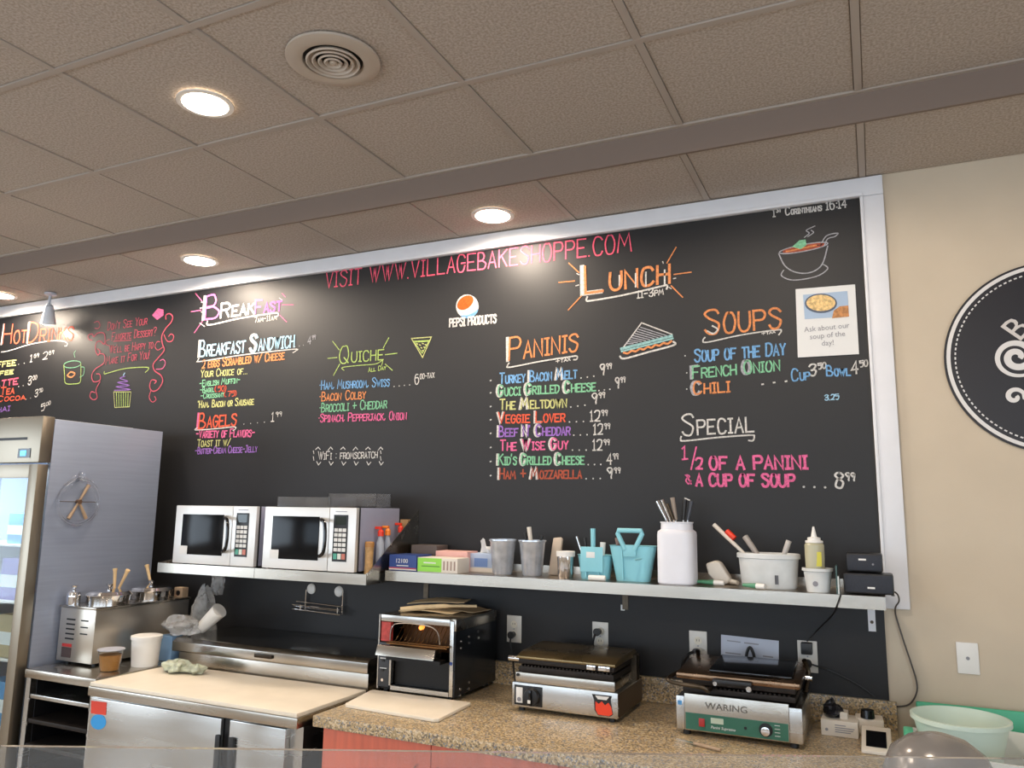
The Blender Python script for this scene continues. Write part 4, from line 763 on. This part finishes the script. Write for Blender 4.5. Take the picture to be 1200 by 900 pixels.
stick((-.40, -.17, 1.50), (-.458, -.15, 1.583), .011, mat('handle_greige', 'a39a92', .4), 'spatula', 'grey spatula handle rising from the oval tub left half', 'spatula', (.07, .004)); stick((-.325, -.17, 1.50), (-.298, -.17, 1.572), .010, mat('handle_pale', 'bdb8b2', .4), 'spatula', 'short pale handle rising from the oval tub right half', 'spatula', (.07, .004))
# cup with squeeze bottle
t = tubby('white_cup', 'small white tub holding the squeeze bottle', 'cup', (-.20, -.235, SZ), [(.038, 0), (.047, .07), (.052, .072), (.052, .082)], TUBM, part='cup_body')
MB().cyl((-.006, -.0445, .03), (-.006, -.0435, .03), .009).build('printed_ring', GREY, t)
t = thing('squeeze_bottle', 'clear squeeze bottle of oil with pointed tip standing in the white tub', 'bottle', (-.207, -.235, SZ+.004)); MB().lathe([(.029, 0), (.030, .01), (.033, .12), (.033, .158), (.028, .165)], n=28, close=True).build('bottle_body', mat('oil_plastic', 'cfc9a8', .25, trans=.3), t); MB().lathe([(.030, .1655), (.030, .172), (.022, .175), (.022, .183), (.010, .186), (.003, .222)], n=24, close=True).build('nozzle_cap', WPLAS, t); MB().box(.006, .024, -.0315, -.0275, .085, .135).build('yellow_label', mat('label_yellow', 'c9c040', .5), t)
t = thing('green_holder', 'narrow dark green clip standing between the tub and speakers', 'clip', (-.135, -.24, SZ)); MB().box(-.004, .001, -.05, .02, 0, .095).build('clip_plate', mat('clip_green', '35504c', .3), t); MB().box(.0015, .006, -.05, .02, 0, .06).build('clip_arm', mat('clip_clear', 'c8d0cc', .2), t)
# speakers
def speaker(loc, w_, h_, d_, lab, rz=0):
    t = thing('speaker', lab, 'speaker', loc, rz); MB().box(0, w_, 0, d_, .003, h_).build('cabinet', BLACK, t, bevel=.008); MB().box(.006, w_-.006, -.004, -.0005, .009, h_-.006).build('grille', mat('speaker_cloth', '2b2f38', .75, 0, .2, 300), t, bevel=.003); return t
s1 = speaker((-.116, -.27, SZ), .157, .072, .10, 'wide black speaker resting on the shelf right end'); MB().box(.075, .098, -.0055, -.0042, .022, .028).build('maker_plate', WPLAS, s1); MB().box(.0, .01, .01, .05, 0, .0028).build('rubber_foot', BLACK, s1); MB().box(.147, .157, .01, .05, 0, .0028).build('rubber_foot', BLACK, s1)
s2 = speaker((-.105, -.25, SZ+.0725), .116, .066, .09, 'smaller black speaker stacked on the wide one'); MB().box(.04, .064, -.0055, -.0042, .042, .048).build('maker_plate', WPLAS, s2); MB().cyl((.085, -.0055, .03), (.085, -.0042, .03), .0035).build('indicator', GREY, s2)
# ------------------------------------------------------------------ outlets
PLATE = mat('outlet_plate', 'c6c2ba', .4, .2); IV = mat('socket_ivory', 'd6cfbe', .45)
def outlet(x, z, lab):
    t = thing('wall_outlet', lab, 'outlet', (x, -.0085, z), 0, 'duplex outlets on the black wall'); MB().box(-.035, .035, -.005, 0, -.057, .057).build('cover_plate', PLATE, t, bevel=.002)
    for s_ in (-.02, .02):
        o = MB().cyl((0, -.0055, s_), (0, -.0075, s_), .0155, n=24).build('socket', IV, t)
        for q in (-.005, .005): MB().box(q-.001, q+.001, -.0082, -.0076, s_-.002, s_+.006).build('slot', BLACK, o)
    MB().cyl((0, -.0052, 0), (0, -.0065, 0), .003, n=10).build('screw', GREY, t); return t
oz = 1.150
ot = outlet(-1.479, 1.152, 'outlet plate just right of the toaster'); dup(ot, (-1.081, -.0085, 1.152), 'outlet plate behind the silver press with black knob'); dup(ot, (-.673, -.0085, 1.146), 'outlet plate above the left end of the green-panelled press'); dup(ot, (-.264, -.0085, 1.141), 'outlet plate above the right end of the green-panelled press')
# notice on the wall
nt_ = quad_on_wall([(845, 743.6), (912.6, 751), (912.6, 779), (845, 773)], -.0086, .0012, 'wall_notice', mat('notice_paper', 'b9bfcd', .6)); tag(nt_, 'white laminated notice with faint print behind the green-panelled press', 'notice')
for px_ in ([(852, 750), (868, 752), (868, 753.2), (852, 751.2)], [(872, 752.5), (889, 754.5), (889, 756), (872, 754)], [(850, 764), (868, 766), (868, 767.5), (850, 765.5)], [(853, 770.5), (864, 771.5), (864, 773), (853, 772)], [(894, 768), (906, 769.5), (906, 771), (894, 769.5)]): quad_on_wall(px_, -.0099, .0004, 'faint_marker_stroke', GREY, nt_)
t = thing('hanging_cord', 'black looped cord hanging in front of the white notice', 'cord', (-.47, -.03, 1.09)); MB().tube(smoothpts([(-.02, 0, -.03), (-.014, -.005, .04), (0, -.006, .07), (.014, -.005, .04), (.02, 0, -.03)], 6), .006, 10).build('cable_loop', BLACK, t)
t = thing('phone_jack_plate', 'white wall plate with a centre screw on the beige wall', 'wall plate', (.263, -.001, 1.18)); MB().box(-.034, .034, -.006, 0, -.053, .053).build('cover_plate', WPLAS, t, bevel=.003); MB().cyl((0, -.0063, 0), (0, -.009, 0), .006, n=14).build('centre_screw', GREY, t)
# ------------------------------------------------------------------ conveyor toaster
ts = thing('conveyor_toaster', 'stainless conveyor toaster with black side panel on the counter', 'toaster', (-1.925, -.405, .9145))
INT = mat('toaster_black_interior', '0c0b0b', .5, .3)
X0, X1, Z0, Z1, DT = 0, .368, .018, .315, .372
def U(u): return X0+.002+(X1-.004)*u
def V(v): return Z1-(Z1-Z0)*v
MB().box(X0, .006, .0, DT, Z0, Z1).build('left_side', STEEL, ts); MB().box(X1-.007, X1, .0, DT, Z0, Z1-.045).build('right_side_panel', mat('toaster_dark_side', '22262c', .22, .5, .15, 6), ts)
rs_ = ts.children[-1]
MB().box(X1-.007, X1+.001, .0, DT, Z1-.0445, Z1).build('top_side_band', STEELH, ts, bevel=.002)
MB().box(.0065, X1-.0075, 0.02, DT, Z1-.012, Z1).build('top_cover', STEELH, ts, bevel=.002); MB().box(.0065, X1-.0075, DT-.01, DT, Z0, Z1-.0125).build('back_panel', INT, ts)
MB().box(.0065, X1-.0075, .01, DT-.011, Z0, Z0+.006).build('floor_plate', INT, ts)
MB().box(U(0), U(.15), 0, .02, V(.97), V(.38)).build('control_column', mat('control_grey', '3c3f44', .4, .3), ts, bevel=.002)
cc = ts.children[-1]
for v in (.62, .75, .88): MB().cyl((U(.075), -.006, V(v)), (U(.075), 0, V(v)), .006).build('control_knob', CHROME if v > .8 else BLACK, cc)
MB().box(U(.03), U(.12), -.001, -.0002, V(.60), V(.585)).build('printed_line', PAPER, cc); MB().box(U(.03), U(.12), -.001, -.0002, V(.73), V(.72)).build('printed_line', PAPER, cc)
MB().box(U(.03), U(.155), 0, .02, V(.36), V(.10)).build('red_warning_plate', mat('warning_red', 'a83a34', .4, 0, .2, 60), ts, label='red warning plate')
MB().box(U(.935), U(.98), 0, .02, V(1), V(.02)).build('right_stile', STEEL, ts, bevel=.002); MB().cyl((U(.955), -.0012, V(.57)), (U(.955), -.0002, V(.57)), .007).build('round_sticker', NAVY, ts.children[-1])
MB().box(U(.18), U(.93), .0, .02, V(1), V(.945)).build('bottom_rail', STEEL, ts); MB().box(U(.02), U(.93), .0, .02, V(.09), V(.0)).build('top_rail', STEEL, ts, bevel=.003)
MB().box(U(.18), U(.93), .03, .034, V(.945), V(.58)).build('opening_shade_sheet', INT, ts)  # dark sheet closing the opening, in place of the shade inside
MB().box(U(.16), U(.93), .10, .104, V(.50), V(.10)).build('inner_back', mat('toaster_brown_inner', '5c3c22', .4, .7, .3, 15), ts)
MB().box(U(.155), U(.178), 0, .02, V(.945), V(.56)).build('left_stile', STEEL, ts)
MB().prism([(-.045, V(.53)), (.02, V(.53)), (.02, V(.40)), (-.03, V(.40))], 'x', U(.04), U(.80)).build('loading_bar', STEELH, ts, bevel=.002); MB().box(U(.16), U(.86), -.03, .02, V(.585), V(.54)).build('drip_guard', INT, ts)
WR = mat('rack_wire', '9a7650', .3, 1)
for i in range(13):
    x = U(.20)+i*(U(.90)-U(.20))/12; MB().tube([(x, -.025, V(.36)), (x, .02, V(.34)), (x+.0, .08, V(.14))], .0016, 6).build('rack_wire', WR, ts)
for y, v in ((-.028, .365), (-.01, .352)): MB().cyl((U(.16), y, V(v)), (U(.94), y, V(v)), .003, n=8).build('rack_rail', WR, ts)
MB().tube(smoothpts([(U(.19), -.02, V(.33)), (U(.21), .0, V(.12)), (U(.6), .0, V(.10)), (U(.78), -.01, V(.16)), (U(.84), -.02, V(.33))], 5), .0028, 8).build('guard_hoop', CHROME, ts)
MB().cyl((U(.47), .05, V(.17)), (U(.47), .07, V(.17)), .009).build('heating_element', mat('element_glow', 'ffa040', .5, emit=1.5), ts, label='glowing orange heating element')
for y, z in ((.05, .245), (.05, .22), (.12, .255), (.12, .23), (.2, .265), (.2, .24), (.05, .06), (.05, .035), (.12, .075), (.12, .05)): MB().cyl((X1+.0002, y, z-.02), (X1+.003, y, z-.02), .005, n=12).build('screw', CHROME, rs_)
for x in (.03, .335):
    for y in (.03, .34): MB().cyl((x, y, 0), (x, y, Z0-.0005), .012).build('foot', BLACK, ts)
# paper bags on the toaster
KR = mat('kraft_bag', 'c9b28c', .85, 0, .1, 14); KR2 = mat('kraft_bag_dark', 'a08a6a', .85, 0, .12, 14)
def bagsheet(loc, w_, d_, rz, tilt, lab, m_, curl=.015):
    t = thing('paper_bag', lab, 'paper bag', loc, rz); b = MB(); n = 8; vs = []
    for k_ in (0, 1):
        for i in range(n+1):
            for j in range(5):
                u, v = i/n, j/4; z = curl*abs(math.sin(u*3.4))*(.5+v*.5)+tilt*u+k_*.003
                vs.append(((u-.5)*w_, (v-.5)*d_, z))
    o = (n+1)*5; f = []
    for i in range(n):
        for j in range(4): a = i*5+j; f += [(a, a+1, a+6, a+5), (o+a, o+a+5, o+a+6, o+a+1)]
    for i in range(n): a = i*5; f += [(a, a+5, o+a+5, o+a), (a+4, o+a+4, o+a+9, a+9)]
    for j in range(4): f += [(j, o+j, o+j+1, j+1), (n*5+j, n*5+j+1, o+n*5+j+1, o+n*5+j)]
    b.add(vs, f).build('bag_sheet', m_, t); return t
TZ = .9145+Z1+.001
bagsheet((-1.78, -.20, TZ), .26, .16, .05, 0, 'lowest kraft paper bag lying flat on the toaster', KR); bagsheet((-1.66, -.13, TZ+.002), .18, .13, -.15, .0, 'darker kraft bag at the back right of the toaster top', KR2, .01)
bagsheet((-1.80, -.12, TZ+.021), .26, .13, .25, .012, 'curled light kraft bag topmost on the toaster', KR, .012)
o = MB().tube(smoothpts([(-1.87, -.33, TZ+.012), (-1.77, -.27, TZ+.024), (-1.68, -.24, TZ+.03), (-1.57, -.2, TZ+.032)], 5), [.011]*5+[.009]*5+[.006]*6, 8).build('twisted_bag', KR); tag(o, 'narrow twisted paper bag across the toaster front top', 'paper bag')
# cutting board
Pb = [(-1.905, -.655), (-1.90, -.67), (-1.50, -.70), (-1.475, -.692), (-1.455, -.41), (-1.925, -.41)]
cbp = [(-1.897, -.655), (-1.885, -.668), (-1.48, -.693), (-1.466, -.68), (-1.475, -.42), (-1.485, -.412), (-1.93, -.412), (-1.94, -.425)]
o = MB().prism(cbp, 'z', .9143, .927).build('cutting_board', MATS['cutting_board_plastic'], bevel=.004); tag(o, 'cream plastic cutting board lying before the conveyor toaster', 'cutting board')
# ------------------------------------------------------------------ sandwich presses
RIDGE = mat('cast_iron', '2b2623', .5, .6, .2, 20)
p1 = thing('sandwich_press', 'silver sandwich press with black knob and flame sticker', 'sandwich press', (-1.305, -.405, .9145))
PWD, PD = .42, .33
MB().box(0, PWD, .0, PD, .016, .105).build('base', STEEL, p1, bevel=.003); bs_ = p1.children[-1]
MB().box(.012, PWD-.012, .004, PD-.01, .1055, .142).build('upper_tray', STEELH, p1, bevel=.004)
MB().cyl((.022, .0035, .132), (.022, .0005, .132), .006, n=12).build('tray_rivet', BLACK, p1)
MB().box(.01, .125, -.002, -.0003, .024, .096).build('control_plate', BLACK, bs_, bevel=.004)
b = MB().box(.018, .045, -.004, -.0022, .032, .088); b.build('switch_frame', WPLAS, bs_, bevel=.009); MB().cyl((.0315, -.006, .045), (.0315, -.0042, .045), .008).build('switch_button', GREY, bs_)
MB().cyl((.085, -.004, .058), (.085, -.020, .058), .034, .030, 32).build('dial', BLACK, bs_, bevel=.003); MB().box(.080, .090, -.030, -.0205, .030, .086).build('dial_grip', BLACKG, bs_, bevel=.003); MB().box(.078, .09, -.0335, -.0305, .040, .052).build('dial_mark', WPLAS, bs_, bevel=.003)
MB().prism([(.322, .094), (.398, .094), (.394, .08), (.402, .03), (.39, .016+.006), (.345, .022), (.332, .04), (.33, .075)], 'y', -.0015, -.0003).build('flame_sticker', BLACK, bs_); MB().prism([(.336, .07), (.348, .062), (.36, .072), (.372, .06), (.385, .07), (.396, .055), (.40, .032), (.388, .024), (.346, .025), (.336, .042)], 'y', -.0026, -.0016).build('flame_print', mat('flame_red', 'e8401c', .4), bs_, label='red flames'); MB().prism([(.335, .09), (.388, .09), (.378, .078), (.345, .078)], 'y', -.0026, -.0016).build('sticker_header', PAPER, bs_)
MB().box(.02, PWD-.02, .015, PD-.03, .1425, .163).build('lower_plate', RIDGE, p1, bevel=.003)
for i in range(26): MB().box(.028+i*.0143, .034+i*.0143, .016, PD-.04, .1635, .1685).build('plate_ridge', RIDGE, p1)
LIDZ = .172
MB().box(.018, PWD-.018, .015, PD-.035, LIDZ, LIDZ+.018).build('upper_plate', RIDGE, p1, bevel=.003)
MB().prism([(.010, LIDZ+.0185), (PD-.03, LIDZ+.0185), (PD-.03, LIDZ+.034), (PD-.06, LIDZ+.048), (.06, LIDZ+.040), (.010, LIDZ+.028)], 'x', .012, PWD-.012).build('lid', mat('bronze_lid', '8d7a58', .28, .9, .2, 6), p1, bevel=.003)
MB().cyl((-.028, .03, LIDZ+.014), (.0175, .03, LIDZ+.014), .011, n=16).build('handle_end', CHROME, p1); MB().box(.30, .335, .0, .0095, LIDZ+.004, LIDZ+.022).build('handle_bracket', CHROME, p1, bevel=.003); MB().box(.345, .39, .0, .0095, LIDZ+.004, LIDZ+.022).build('handle_bracket', CHROME, p1, bevel=.003)
for y in (.24, .27): MB().box(.40, .423, y, y+.01, .1055, LIDZ+.03).build('hinge_arm', DSTEEL, p1)
MB().box(PWD+.0003, PWD+.002, .01, PD-.01, .02, .10).build('side_cover', mat('side_bronze', '4c3e34', .3, .8), p1)
for x in (.03, PWD-.03):
    for y in (.03, PD-.03): MB().cyl((x, y, 0), (x, y, .0155), .013).build('foot', BLACK, p1)
p2 = thing('sandwich_press', 'larger sandwich press with a green control panel', 'sandwich press', (-.667, -.43, .9145))
Q, QD = .412, .33
MB().box(0, Q, .012, QD, .018, .125).build('base', STEEL, p2, bevel=.003); bq = p2.children[-1]
MB().box(0, .028, .0, .0115, .018, .128).build('corner_post', STEEL, p2, bevel=.002); MB().box(0.006, .02, -.0012, -.0002, .098, .112).build('blue_sticker', CB, p2.children[-1]); MB().box(Q-.04, Q, .0, .0115, .018, .128).build('corner_post', STEEL, p2, bevel=.002)
MB().box(.0285, Q-.0405, .0, .0115, .018, .138).build('front_panel', STEELH, p2, bevel=.002); fp = p2.children[-1]
GP = mat('green_panel', '2f6653', .4); MB().box(.032, Q-.044, -.002, -.0003, .022, .076).build('green_control_panel', GP, fp)
MB().box(.078, .098, -.008, -.0022, .036, .062).build('power_rocker', mat('rocker_red', 'a82e2e', .35), fp, bevel=.002, label='red rocker switch'); MB().box(.118, .16, -.003, -.0022, .050, .068).build('panel_badge', mat('badge_pale', 'b8c4b0', .4), fp)
bfont('Panini Supremo', .013, PAPER, 'panel_lettering', fp, (.158, -.0026, .037), shear=.2); MB().cyl((.232, -.004, .048), (.232, -.0022, .048), .005).build('indicator_lamp', BLACK, fp)
MB().cyl((.297, -.004, .05), (.297, -.0022, .05), .022, n=28).build('dial_ring', BLACK, fp); MB().cyl((.297, -.018, .048), (.297, -.0045, .048), .0145, n=24).build('temperature_dial', CHROME, fp, bevel=.002)
for z in (.034, .045, .056, .067): MB().box(.325, .342, -.003, -.0022, z, z+.0015).build('scale_mark', PAPER, fp)
bfont('WARING', .030, mat('embossed_steel', '6a6660', .35, .6), 'embossed_lettering', fp, (.17, -.0006, .104), sx=1.15, ext=.0012)
MB().box(.02, Q-.02, .02, QD-.03, .1385, .157).build('lower_plate', RIDGE, p2, bevel=.003)
for i in range(24): MB().box(.028+i*.0148, .034+i*.0148, .021, QD-.04, .1575, .162).build('plate_ridge', RIDGE, p2)
MB().box(.02, Q-.02, .02, QD-.03, .166, .185).build('upper_plate', RIDGE, p2, bevel=.003)
BRZ = mat('worn_bronze_steel', '8a6f58', .25, .95, .25, 9)
b = MB().prism([(-.005, .186), (QD-.02, .20), (QD-.02, .222), (-.005, .206)], 'x', .002, Q-.002); b.build('lid', BRZ, p2, bevel=.006)
MB().prism([(.03, .2105), (QD-.05, .2235), (QD-.05, .231), (.03, .219)], 'x', .11, Q-.03).build('black_lid_inset', BLACKG, p2, bevel=.003)
MB().tube(smoothpts([(-.004, .05, .195), (-.02, -.01, .188), (-.015, -.04, .182), (.02, -.045, .176), (.10, -.045, .172), (.118, -.035, .160), (.118, .01, .16)], 5), .007, 10).build('bail_handle', DSTEEL, p2)
MB().box(.13, .26, -.028, -.006, .18, .20).build('grip', BLACK, p2, bevel=.006); MB().cyl((.14, -.03, .185), (.14, -.0285, .185), .007).build('grip_screw', CHROME, p2); MB().cyl((.25, -.03, .178), (.25, -.0285, .178), .009).build('grip_screw', CHROME, p2)
MB().tube(smoothpts([(.02, .25, .13), (.02, .30, .19), (.02, .28, .235)], 4), .008, 8).build('hinge_arm', DSTEEL, p2); MB().tube(smoothpts([(Q-.01, .25, .13), (Q-.0, .30, .19), (Q-.01, .28, .235)], 4), .009, 8).build('hinge_arm', DSTEEL, p2); MB().cyl((Q-.002, .20, .19), (Q+.02, .20, .19), .010).build('hinge_knob', CHROME, p2)
for x in (.03, Q-.03):
    for y in (.03, QD-.03): MB().cyl((x, y, 0), (x, y, .0175), .014).build('foot', BLACK, p2)
# knife on the counter
a = Vector((-.655, -.510, .921)); bq_ = Vector((-.490, -.572, .921)); t = thing('paring_knife', 'small paring knife with a tan handle before the green-panelled press', 'knife', a); d = bq_-a; nrm = Vector((-d.y, d.x, 0)).normalized()
MB().tube([tuple(d*.42), tuple(d*.6), tuple(d*.98)], [.0055, .0062, .0058], 10).build('handle', TAN, t)
MB().add([(0, 0, -.001), tuple(d*.42+nrm*.006), tuple(d*.42-nrm*.006), (0, 0, .0005), tuple(d*.42+nrm*.006+Vector((0, 0, .0015))), tuple(d*.42-nrm*.006+Vector((0, 0, .0015)))], [(0, 2, 1), (3, 4, 5), (0, 1, 4, 3), (0, 3, 5, 2), (1, 2, 5, 4)]).build('blade', STEEL, t)
PA = t = thing('power_adapter', 'square black power adapter plugged in the rightmost outlet', 'adapter', (-.264, -.0175, 1.155)); MB().box(-.02, .02, -.035, 0, -.002, .04).build('adapter_body', BLACK, t, bevel=.004)
def cord(owner, pts, r, lab, plug=None, m_=BLACK, name='power_cord'):
    o0 = owner.location; P = [Vector(p)-o0 for p in pts]; t = MB().tube(smoothpts(P, 6), r, 8).build(name, m_, owner, label=lab)
    if plug: MB().cyl(P[0]+Vector((0, .012, 0)), P[0]+Vector((0, -.02, 0)), .012, .016, 14).build('plug', m_, t)
    return t
cord(ts, [(-1.479, -.030, 1.13), (-1.48, -.05, 1.10), (-1.46, -.06, 1.02), (-1.44, -.08, .95), (-1.40, -.12, .921), (-1.33, -.2, .920)], .004, 'black cord from the outlet right of the toaster', 1)
cord(p1, [(-1.085, -.030, 1.172), (-1.095, -.055, 1.15), (-1.10, -.05, 1.10), (-1.09, -.04, 1.0), (-1.06, -.035, .94)], .005, 'black cord plugged in behind the silver press', 1)
cord(p2, [(-.675, -.030, 1.126), (-.70, -.06, 1.12), (-.725, -.06, 1.08), (-.725, -.05, 1.02), (-.71, -.04, .94)], .006, 'thick black cord plugged in at the left of the green-panelled press', 1)
cord(PA, [(-.262, -.032, 1.121), (-.24, -.05, 1.118), (-.19, -.02, 1.10), (-.10, -.015, 1.06), (-.04, -.013, 1.02)], .0035, 'black cord running right from the rightmost outlet', 1)
cord(s1, [(-.125, -.304, 1.40), (-.14, -.315, 1.36), (-.16, -.2, 1.32), (-.21, -.08, 1.26), (-.25, -.045, 1.215), (-.262, -.04, 1.20)], .003, 'thin black cable dropping from the left of the speakers', m_=BLACK, name='speaker_cable')
WIREG = mat('wire_brown', '4c4440', .5)
W2 = [at_y(a, b, -.012) for a, b in ((1049, 716), (1057, 745), (1067, 775), (1074, 798), (1074, 812), (1066, 825), (1052, 828), (1036, 827), (1015, 822))]
cord(s2, [(.043, -.20, 1.41), (.052, -.20, 1.40), (.056, -.1, 1.37)]+[tuple(p) for p in W2], .0028, 'thin brown cable looping down the beige wall beside the board', m_=WIREG, name='speaker_cable')
# ------------------------------------------------------------------ small boxes at the counter right end
t = thing('white_box', 'open white carton with print and dark packets at counter right end', 'box', (-.215, -.20, .9145), -.03); MB().box(0, .118, 0, .11, 0, .052).build('box_body', CREAM, t, bevel=.001)
for z, w_ in ((.036, .035), (.028, .062), (.021, .058), (.014, .05)): MB().box(.045, .045+w_, -.0012, -.0002, z, z+.003).build('printed_line', GREY, t)
MB().cyl((.018, -.0012, .02), (.018, -.0002, .02), .005).build('printed_mark', GREY, t); MB().box(.06, .085, .03, .08, .0525, .075).build('carton_flap', CREAM, t)
bagobj('foil_packet', 'dark glossy packet piled on the white carton', (-.175, -.15, .967), .032, .035, .022, 41, mat('dark_foil', '2a2a30', .2, .4), 'packet', .3); bagobj('foil_packet', 'small black packet behind the dark one on the carton', (-.185, -.09, .9146), .025, .02, .05, 43, MATS['dark_foil'], 'packet', .25)
t = thing('white_dispenser', 'small white dispenser with a black knob behind the timer', 'dispenser', (-.062, -.10, .9145), .05); MB().box(-.045, .045, -.04, .04, 0, .055).build('dispenser_body', CREAM, t, bevel=.006); MB().cyl((-.005, -.02, .0555), (-.005, -.02, .082), .024, .021, 20).build('black_knob', BLACKG, t)
t = thing('kitchen_timer', 'white tilted timer with a square black screen at counter end', 'timer', (-.04, -.27, .9145)); TB = MB().prism([(-.10, .0), (.06, .0), (.06, .05), (-.10, .012)], 'x', -.045, .045); TB.build('timer_body', CREAM, t, bevel=.004)
MB().prism([(-.078, .0185), (.025, .0425), (.025, .0435), (-.078, .0195)], 'x', -.031, .030).build('black_screen', BLACKG, t)
# ------------------------------------------------------------------ side table, tubs and bowl at right
tb = thing('side_table', 'steel side table in the corner right of the counter', 'table', (.05, -1.10, 0)); MB().box(-.02, 1.2, 0, 1.09, .80, .84).build('table_top', STEELH, tb, bevel=.004)
for x in (.04, 1.13):
    for y in (.04, .97): MB().box(x, x+.035, y, y+.035, 0, .7995).build('leg', STEEL, tb)
TUBT = mat('frosted_tub', 'e6e6de', .4, trans=.2, noise=.05, nscale=6); MINT = mat('mint_green_plastic', '4fb890', .4)
t = thing('food_storage_tub', 'large frosted tub with green side handles right of the counter', 'tub', (.31, -.36, .8405)); MB().lathe([(.20, 0), (.21, .01), (.235, .13), (.245, .133), (.245, .145), (.238, .146), (.225, .13), (.20, .012)], n=56, sy=.85, close=True).build('tub_body', TUBT, t)
for sg in (-1, 1):
    MB().box(sg*.255-.014, sg*.255+.014, -.05, .05, .085, .16).build('green_handle', MINT, t, bevel=.006)
t = thing('food_storage_tub', 'smaller frosted mint tub stacked inside the large tub', 'tub', (.205, -.30, .905)); MB().lathe([(.10, 0), (.105, .008), (.133, .125), (.142, .127), (.142, .140), (.135, .141), (.126, .122), (.098, .012)], n=52, close=True).build('tub_body', mat('frosted_mint', 'dceee2', .4, trans=.2), t)
t = thing('tub_lid', 'mint green plastic lid standing against the wall behind the tubs', 'lid', (.39, -.035, .8405)); MB().box(-.30, .27, -.008, .008, 0, .185).build('lid_panel', MINT, t, bevel=.02, seg=3); t.rotation_euler = (math.radians(-4), 0, 0); t.location.y = -.045
bc = at_y(1097, 858, -.98); t = tubby('white_bucket', 'plain white bucket under the smoky dome cover', 'bucket', (bc.x, bc.y, .8405), [(.08, 0), (.095, bc.z-.155-.842)], WPLAS, part='bucket_body')
t = thing('dome_cover', 'smoky translucent dome cover on a bucket before the frosted tubs', 'cover', (bc.x, bc.y, bc.z-.155)); MB().lathe([(.13, 0), (.126, .06), (.105, .11), (.068, .138), (.03, .15), (.003, .153)], n=56, close=True).build('dome_shell', mat('smoky_dome', 'b3aeaa', .18, .2, trans=.55, ior=1.15), t); MB().lathe([(.130, .0), (.138, .001), (.138, .005), (.131, .006)], n=56).build('rolled_rim', CHROME, t)
o = MB().box(-.018, .018, -.015, .015, 0, .13).build('white_carton', PAPER, bevel=.003); o.location = (.072, -.2, .8405); tag(o, 'small white carton between the counter end and the tubs', 'carton')
# ------------------------------------------------------------------ glass case in the foreground
def at_z(px, py, z): d = ray(px, py); return CAM+d*((z-CAM.z)/d.z)
GA = at_z(0, 874, 1.33); GB = at_z(1200, 889, 1.33); gd = (GB-GA).normalized(); ang = math.atan2(gd.y, gd.x); GA = GA-gd*.25; glen = (GB-GA).length+.25
gc = thing('display_case', 'glass-fronted display case in the near foreground at picture bottom', 'display case', (GA.x, GA.y, 0), ang)
MB().box(0, glen, -.004, .004, .62, 1.33).build('glass_pane', mat('case_glass', 'f2f5f7', .0, trans=.95, ior=1.3), gc)
MB().box(0, glen, -.35, .02, .10, .6195).build('case_base', mat('case_white', 'b8b4ae', .5), gc, bevel=.004); MB().box(.03, glen-.03, -.32, 0, 0, .0995).build('plinth', BLACK, gc)
